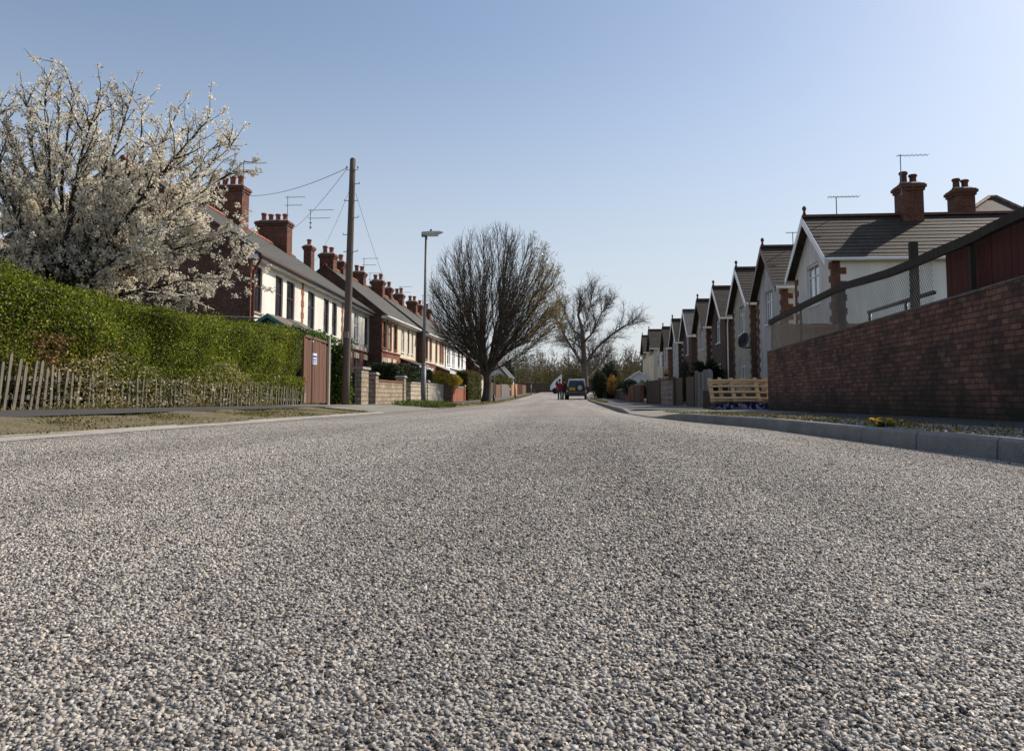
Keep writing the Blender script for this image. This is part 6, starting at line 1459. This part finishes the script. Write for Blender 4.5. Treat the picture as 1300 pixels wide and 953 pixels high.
    m.tube([sw + np.array((.205 * math.cos(t_), -.2, .205 * math.sin(t_))) for t_ in np.linspace(0, 2 * math.pi, 25)], .022, 6); m.tube([sw + np.array((0, -.19, 0)), sw + np.array((0, -.215, 0))], .06, 12)
    m.build('spokes', 'silver', spw)
    m = MB(); m.box((xc - .70, y0 + .5, z0 + .3), (xc + .70, y0 + 4.0, z0 + .4)); m.build('underbody', 'rubber', root)
    m = MB(); m.tube([(xc - .5, y0 - .02, z0 + .3), (xc - .5, y0 + .4, z0 + .3)], .03, 8); m.build('exhaust', 'galv', root)
    return xc, z0
CXC, CZ0 = car()

def lorry():
    y = 122.; z0 = float(ZC(y)) + .02; xl, xr = float(at(698.8, 490, Y=y)[0]), float(at(713, 490, Y=y)[0]); root = empty('lorry', (xl, y, z0), 'white lorry cab with sloping roof deflector at the street end', 'lorry')
    w = 2.1; prof = [(xl, .55), (xl, 1.05), (xl + .12, 1.35), (xl + .62, 2.05), (xl + .72, 2.15), (xr, 2.15), (xr, .55)]
    m = MB(); k = len(prof); V = [(x, y - w / 2, z0 + z) for x, z in prof] + [(x, y + w / 2, z0 + z) for x, z in prof]; Fs = [(j, (j + 1) % k, k + (j + 1) % k, k + j) for j in range(k)] + [tuple(range(k - 1, -1, -1)), tuple(range(k, 2 * k))]; m.add(V, Fs); m.build('cab', 'cab_white', root, bevel=.04)
    m = MB(); P = [(xl + .75, 2.16), (xr - .05, 2.95), (xr, 2.95), (xr, 2.16)]; k = 4; V = [(x, y - .9, z0 + z) for x, z in P] + [(x, y + .9, z0 + z) for x, z in P]; m.add(V, [(j, (j + 1) % k, k + (j + 1) % k, k + j) for j in range(k)] + [(3, 2, 1, 0), (4, 5, 6, 7)]); m.build('roof_deflector', 'cab_white', root, bevel=.05)
    m = MB(); m.poly([(xl + .75, y - w / 2 - .006, z0 + 1.35), (xr - .55, y - w / 2 - .006, z0 + 1.3), (xr - .55, y - w / 2 - .006, z0 + 1.98), (xl + 1.0, y - w / 2 - .006, z0 + 1.98)]); m.build('side_window', 'glass', root)
    m = MB(); m.quad((xl + .10, y - .9, z0 + 1.36), (xl + .10, y + .9, z0 + 1.36), (xl + .60, y + .9, z0 + 2.04), (xl + .60, y - .9, z0 + 2.04)); m.build('windscreen', 'glass', root)
    m = MB(); m.box((xl + .3, y - .9, z0 + .42), (xr + 5.6, y + .9, z0 + .75)); m.box((xr + .15, y - 1.05, z0 + .76), (xr + 5.7, y + 1.05, z0 + .98)); m.build('flatbed', 'charcoal', root)
    for x_ in (xl + .75, xr + 3.8):
        for s_ in (-1, 1):
            m = MB(); k = 16; V = []
            for dy, r_ in ((-.14, .40), (-.14, .46), (.14, .46), (.14, .3)): V += [(x_ + r_ * math.cos(2 * math.pi * i / k), y + s_ * .95 + dy, z0 + .45 + r_ * math.sin(2 * math.pi * i / k)) for i in range(k)]
            m.add(V, [(i * k + j, i * k + (j + 1) % k, (i + 1) * k + (j + 1) % k, (i + 1) * k + j) for i in range(3) for j in range(k)] + [tuple(range(k)), tuple(range(3 * k, 4 * k))]); m.build('wheel', 'rubber', root)
    m = MB(); m.box((xl - .02, y - 1.0, z0 + .55), (xl + .02, y + 1.0, z0 + .8)); m.build('bumper', 'charcoal', root)
lorry()

def skin_mesh(name, verts, edges, radii, mat, parent, rootv=0):
    off = np.array(wloc(parent)); me = bpy.data.meshes.new(name); me.from_pydata([tuple(np.array(v) - off) for v in verts], edges, []); o = bpy.data.objects.new(name, me); COL.objects.link(o); o.parent = parent
    me.materials.append(MT[mat]); md = o.modifiers.new('skin', 'SKIN'); md.use_smooth_shade = True
    for i, r_ in enumerate(radii): sv = me.skin_vertices[0].data[i]; sv.radius = (r_ if isinstance(r_, tuple) else (r_, r_)); sv.use_root = (i == rootv)
    s_ = o.modifiers.new('sub', 'SUBSURF'); s_.levels = 2; s_.render_levels = 2; return o

def person(x, y, z, h, top, legs, label, turn=0., stride=.12, armbend=.12):
    root = empty('person', (x, y, z), label, 'person'); k = h / 1.75; c, s_ = math.cos(turn), math.sin(turn)
    def P(a, b, d): return (x + (a * c - b * s_) * k, y + (a * s_ + b * c) * k, z + d * k)      # b is forward (+Y: away from the lens)
    # one continuous body
    V = [P(0, 0, .95), P(0, .0, 1.15), P(0, -.01, 1.36), P(0, .0, 1.47), P(0, .02, 1.56), P(0, .03, 1.66), P(0, .02, 1.73)]; Rr = [.12, .11, (.13, .09), .05, (.07, .085), (.078, .095), .05]; E_ = [(0, 1), (1, 2), (2, 3), (3, 4), (4, 5), (5, 6)]
    for sg in (-1, 1):
        n0 = len(V); f = stride * sg
        V += [P(sg * .10, 0, .88), P(sg * .11, f * .5 + .02, .50), P(sg * .11, f, .10), P(sg * .12, f + .13, .035)]; Rr += [.07, .05, .036, .033]; E_ += [(0, n0), (n0, n0 + 1), (n0 + 1, n0 + 2), (n0 + 2, n0 + 3)]
        n1 = len(V); V += [P(sg * .19, -.01, 1.38), P(sg * .25, -.02, 1.10), P(sg * .23, armbend, .88), P(sg * .22, armbend + .05, .80)]; Rr += [.045, .036, .028, (.03, .018)]; E_ += [(2, n1), (n1, n1 + 1), (n1 + 1, n1 + 2), (n1 + 2, n1 + 3)]
        hb = V[n1 + 3]
        for q, (da, db, dd) in enumerate(((.0, .035, -.055), (.0, .018, -.075), (.0, -.0, -.08), (.0, -.016, -.07), (-sg * .035, .03, -.03))):
            n2 = len(V); V += [tuple(np.array(hb) + np.array((da * .5, db * .7, dd * .45)) * k), tuple(np.array(hb) + np.array((da, db, dd)) * k)]; Rr += [.010, .008]; E_ += [(n1 + 3, n2), (n2, n2 + 1)]
    skin_mesh('body', V, E_, [tuple(np.array(r_) * k) if isinstance(r_, tuple) else r_ * k for r_ in Rr], 'skin', root)
    # face
    m = MB(); m.lathe(P(0, .125, 1.615), [(.012, 0), (.018, .012), (.008, .04)], 6); m.build('nose', 'skin', root)
    # clothing
    def loft(m, rings, n_=12):
        V = []
        for (a_, b_, d_), rx, ry in rings: V += [P(a_ + rx * math.cos(2 * math.pi * i / n_), b_ + ry * math.sin(2 * math.pi * i / n_), d_) for i in range(n_)]
        Fs = [(i * n_ + j, i * n_ + (j + 1) % n_, (i + 1) * n_ + (j + 1) % n_, (i + 1) * n_ + j) for i in range(len(rings) - 1) for j in range(n_)] + [tuple(range(n_ - 1, -1, -1)), tuple(range((len(rings) - 1) * n_, len(rings) * n_))]; m.add(V, Fs)
    m = MB(); loft(m, [((0, 0, .82), .185, .14), ((0, 0, 1.0), .185, .14), ((0, 0, 1.2), .195, .145), ((0, -.01, 1.36), .205, .14), ((0, -.01, 1.43), .15, .11), ((0, 0, 1.49), .075, .075)])
    for sg in (-1, 1): loft(m, [((sg * .17, -.01, 1.42), .075, .085), ((sg * .225, -.015, 1.33), .075, .08), ((sg * .265, -.02, 1.12), .065, .065), ((sg * .25, armbend * .6, .97), .058, .058), ((sg * .235, armbend, .87), .052, .052)], 10)
    m.build('jacket', top, root, True)
    m = MB(); loft(m, [((0, 0, .76), .165, .125), ((0, 0, .86), .175, .13), ((0, 0, .97), .17, .125)])
    for sg in (-1, 1): f = stride * sg; loft(m, [((sg * .12, f, .06), .072, .08), ((sg * .115, f * .8, .28), .07, .075), ((sg * .11, f * .5 + .02, .48), .078, .082), ((sg * .095, f * .2, .72), .095, .105), ((sg * .085, 0, .86), .09, .11)], 10)
    m.build('trousers', legs, root, True)
    for sg in (-1, 1): f = stride * sg; skin_mesh('shoe', [P(sg * .11, f - .04, .05), P(sg * .115, f + .06, .045), P(sg * .12, f + .17, .035)], [(0, 1), (1, 2)], [.052 * k, .05 * k, .04 * k], 'paint_black', root)
    V = [P(0, -.005, 1.58), P(0, -.01, 1.68), P(0, .02, 1.745)]; skin_mesh('hair', V, [(0, 1), (1, 2)], [.078 * k, .098 * k, .07 * k], 'hair', root, 1)
yP = 65.3; x1 = float(at(710.6, 500, Y=yP)[0]); x2 = float(at(716.3, 500, Y=yP + .3)[0])
person(x1, yP, float(road_z(np.array(x1), np.array(yP))), 1.66, 'jacket_red', 'jeans', 'person in a red jacket and blue jeans standing left of the parked car', .15, .05, .16)
person(x2, yP + .3, float(road_z(np.array(x2), np.array(yP))), 1.70, 'jacket_dark', 'trouser', 'person in dark clothes standing against the parked car', -.5, .04, .2)

# ------------------------------------------------------------------ camera, sun and sky
cam = bpy.data.cameras.new('camera'); co = bpy.data.objects.new('camera', cam); COL.objects.link(co); S.camera = co
co.location = EYE; co.matrix_world = Matrix(((RT[0], UP[0], -FW[0], EYE[0]), (RT[1], UP[1], -FW[1], EYE[1]), (RT[2], UP[2], -FW[2], EYE[2]), (0, 0, 0, 1)))
cam.sensor_fit = 'HORIZONTAL'; cam.sensor_width = 36; cam.lens = 36 * F / 1300.; cam.shift_y = (CY - 953 / 2.) / 1300.; cam.clip_start = .05; cam.clip_end = 3000
SUN_AZ, SUN_EL = R(54), R(38)      # from the street direction towards the right
sd = Vector((math.sin(SUN_AZ) * math.cos(SUN_EL), math.cos(SUN_AZ) * math.cos(SUN_EL), math.sin(SUN_EL)))
sl_ = bpy.data.lights.new('sun', 'SUN'); sl_.energy = 5.0; sl_.angle = R(.5); sl_.color = (1., .91, .78); so = bpy.data.objects.new('sun', sl_); COL.objects.link(so); so.rotation_euler = (-sd).to_track_quat('-Z', 'Y').to_euler(); so.location = (20, 20, 30)
w = bpy.data.worlds.new('World'); S.world = w; w.use_nodes = True; nt = w.node_tree; bg = nt.nodes['Background']
sky = nt.nodes.new('ShaderNodeTexSky'); sky.sky_type = 'NISHITA'; sky.sun_disc = False; sky.sun_elevation = SUN_EL; sky.sun_rotation = SUN_AZ; sky.air_density = 1.0; sky.dust_density = 1.0; sky.ozone_density = 1.0; sky.altitude = 0
hz_ = nt.nodes.new('ShaderNodeMix'); hz_.data_type = 'RGBA'; hz_.blend_type = 'ADD'; hz_.inputs[0].default_value = 1.; hz_.inputs[7].default_value = (.46, .50, .58, 1)   # thin bright haze
nt.links.new(sky.outputs[0], hz_.inputs[6]); nt.links.new(hz_.outputs[2], bg.inputs[0]); bg.inputs[1].default_value = .122
tcw = nt.nodes.new('ShaderNodeTexCoord'); sx = nt.nodes.new('ShaderNodeSeparateXYZ'); nt.links.new(tcw.outputs['Generated'], sx.inputs[0])
mr = nt.nodes.new('ShaderNodeMapRange'); mr.interpolation_type = 'SMOOTHSTEP'; mr.inputs[1].default_value = -.02; mr.inputs[2].default_value = .46; mr.inputs[3].default_value = .85; mr.inputs[4].default_value = 0.; nt.links.new(sx.outputs[2], mr.inputs[0])
h2 = nt.nodes.new('ShaderNodeMix'); h2.data_type = 'RGBA'; h2.inputs[7].default_value = (5.5, 5.8, 6.25, 1); nt.links.new(mr.outputs[0], h2.inputs[0]); nt.links.new(hz_.outputs[2], h2.inputs[6]); nt.links.new(h2.outputs[2], bg.inputs[0])
S.view_settings.view_transform = 'Standard'; S.view_settings.look = 'None'; S.view_settings.exposure = 0; S.view_settings.gamma = 1
S.render.engine = 'CYCLES'; S.cycles.max_bounces = 6; S.cycles.diffuse_bounces = 3; S.cycles.transparent_max_bounces = 4
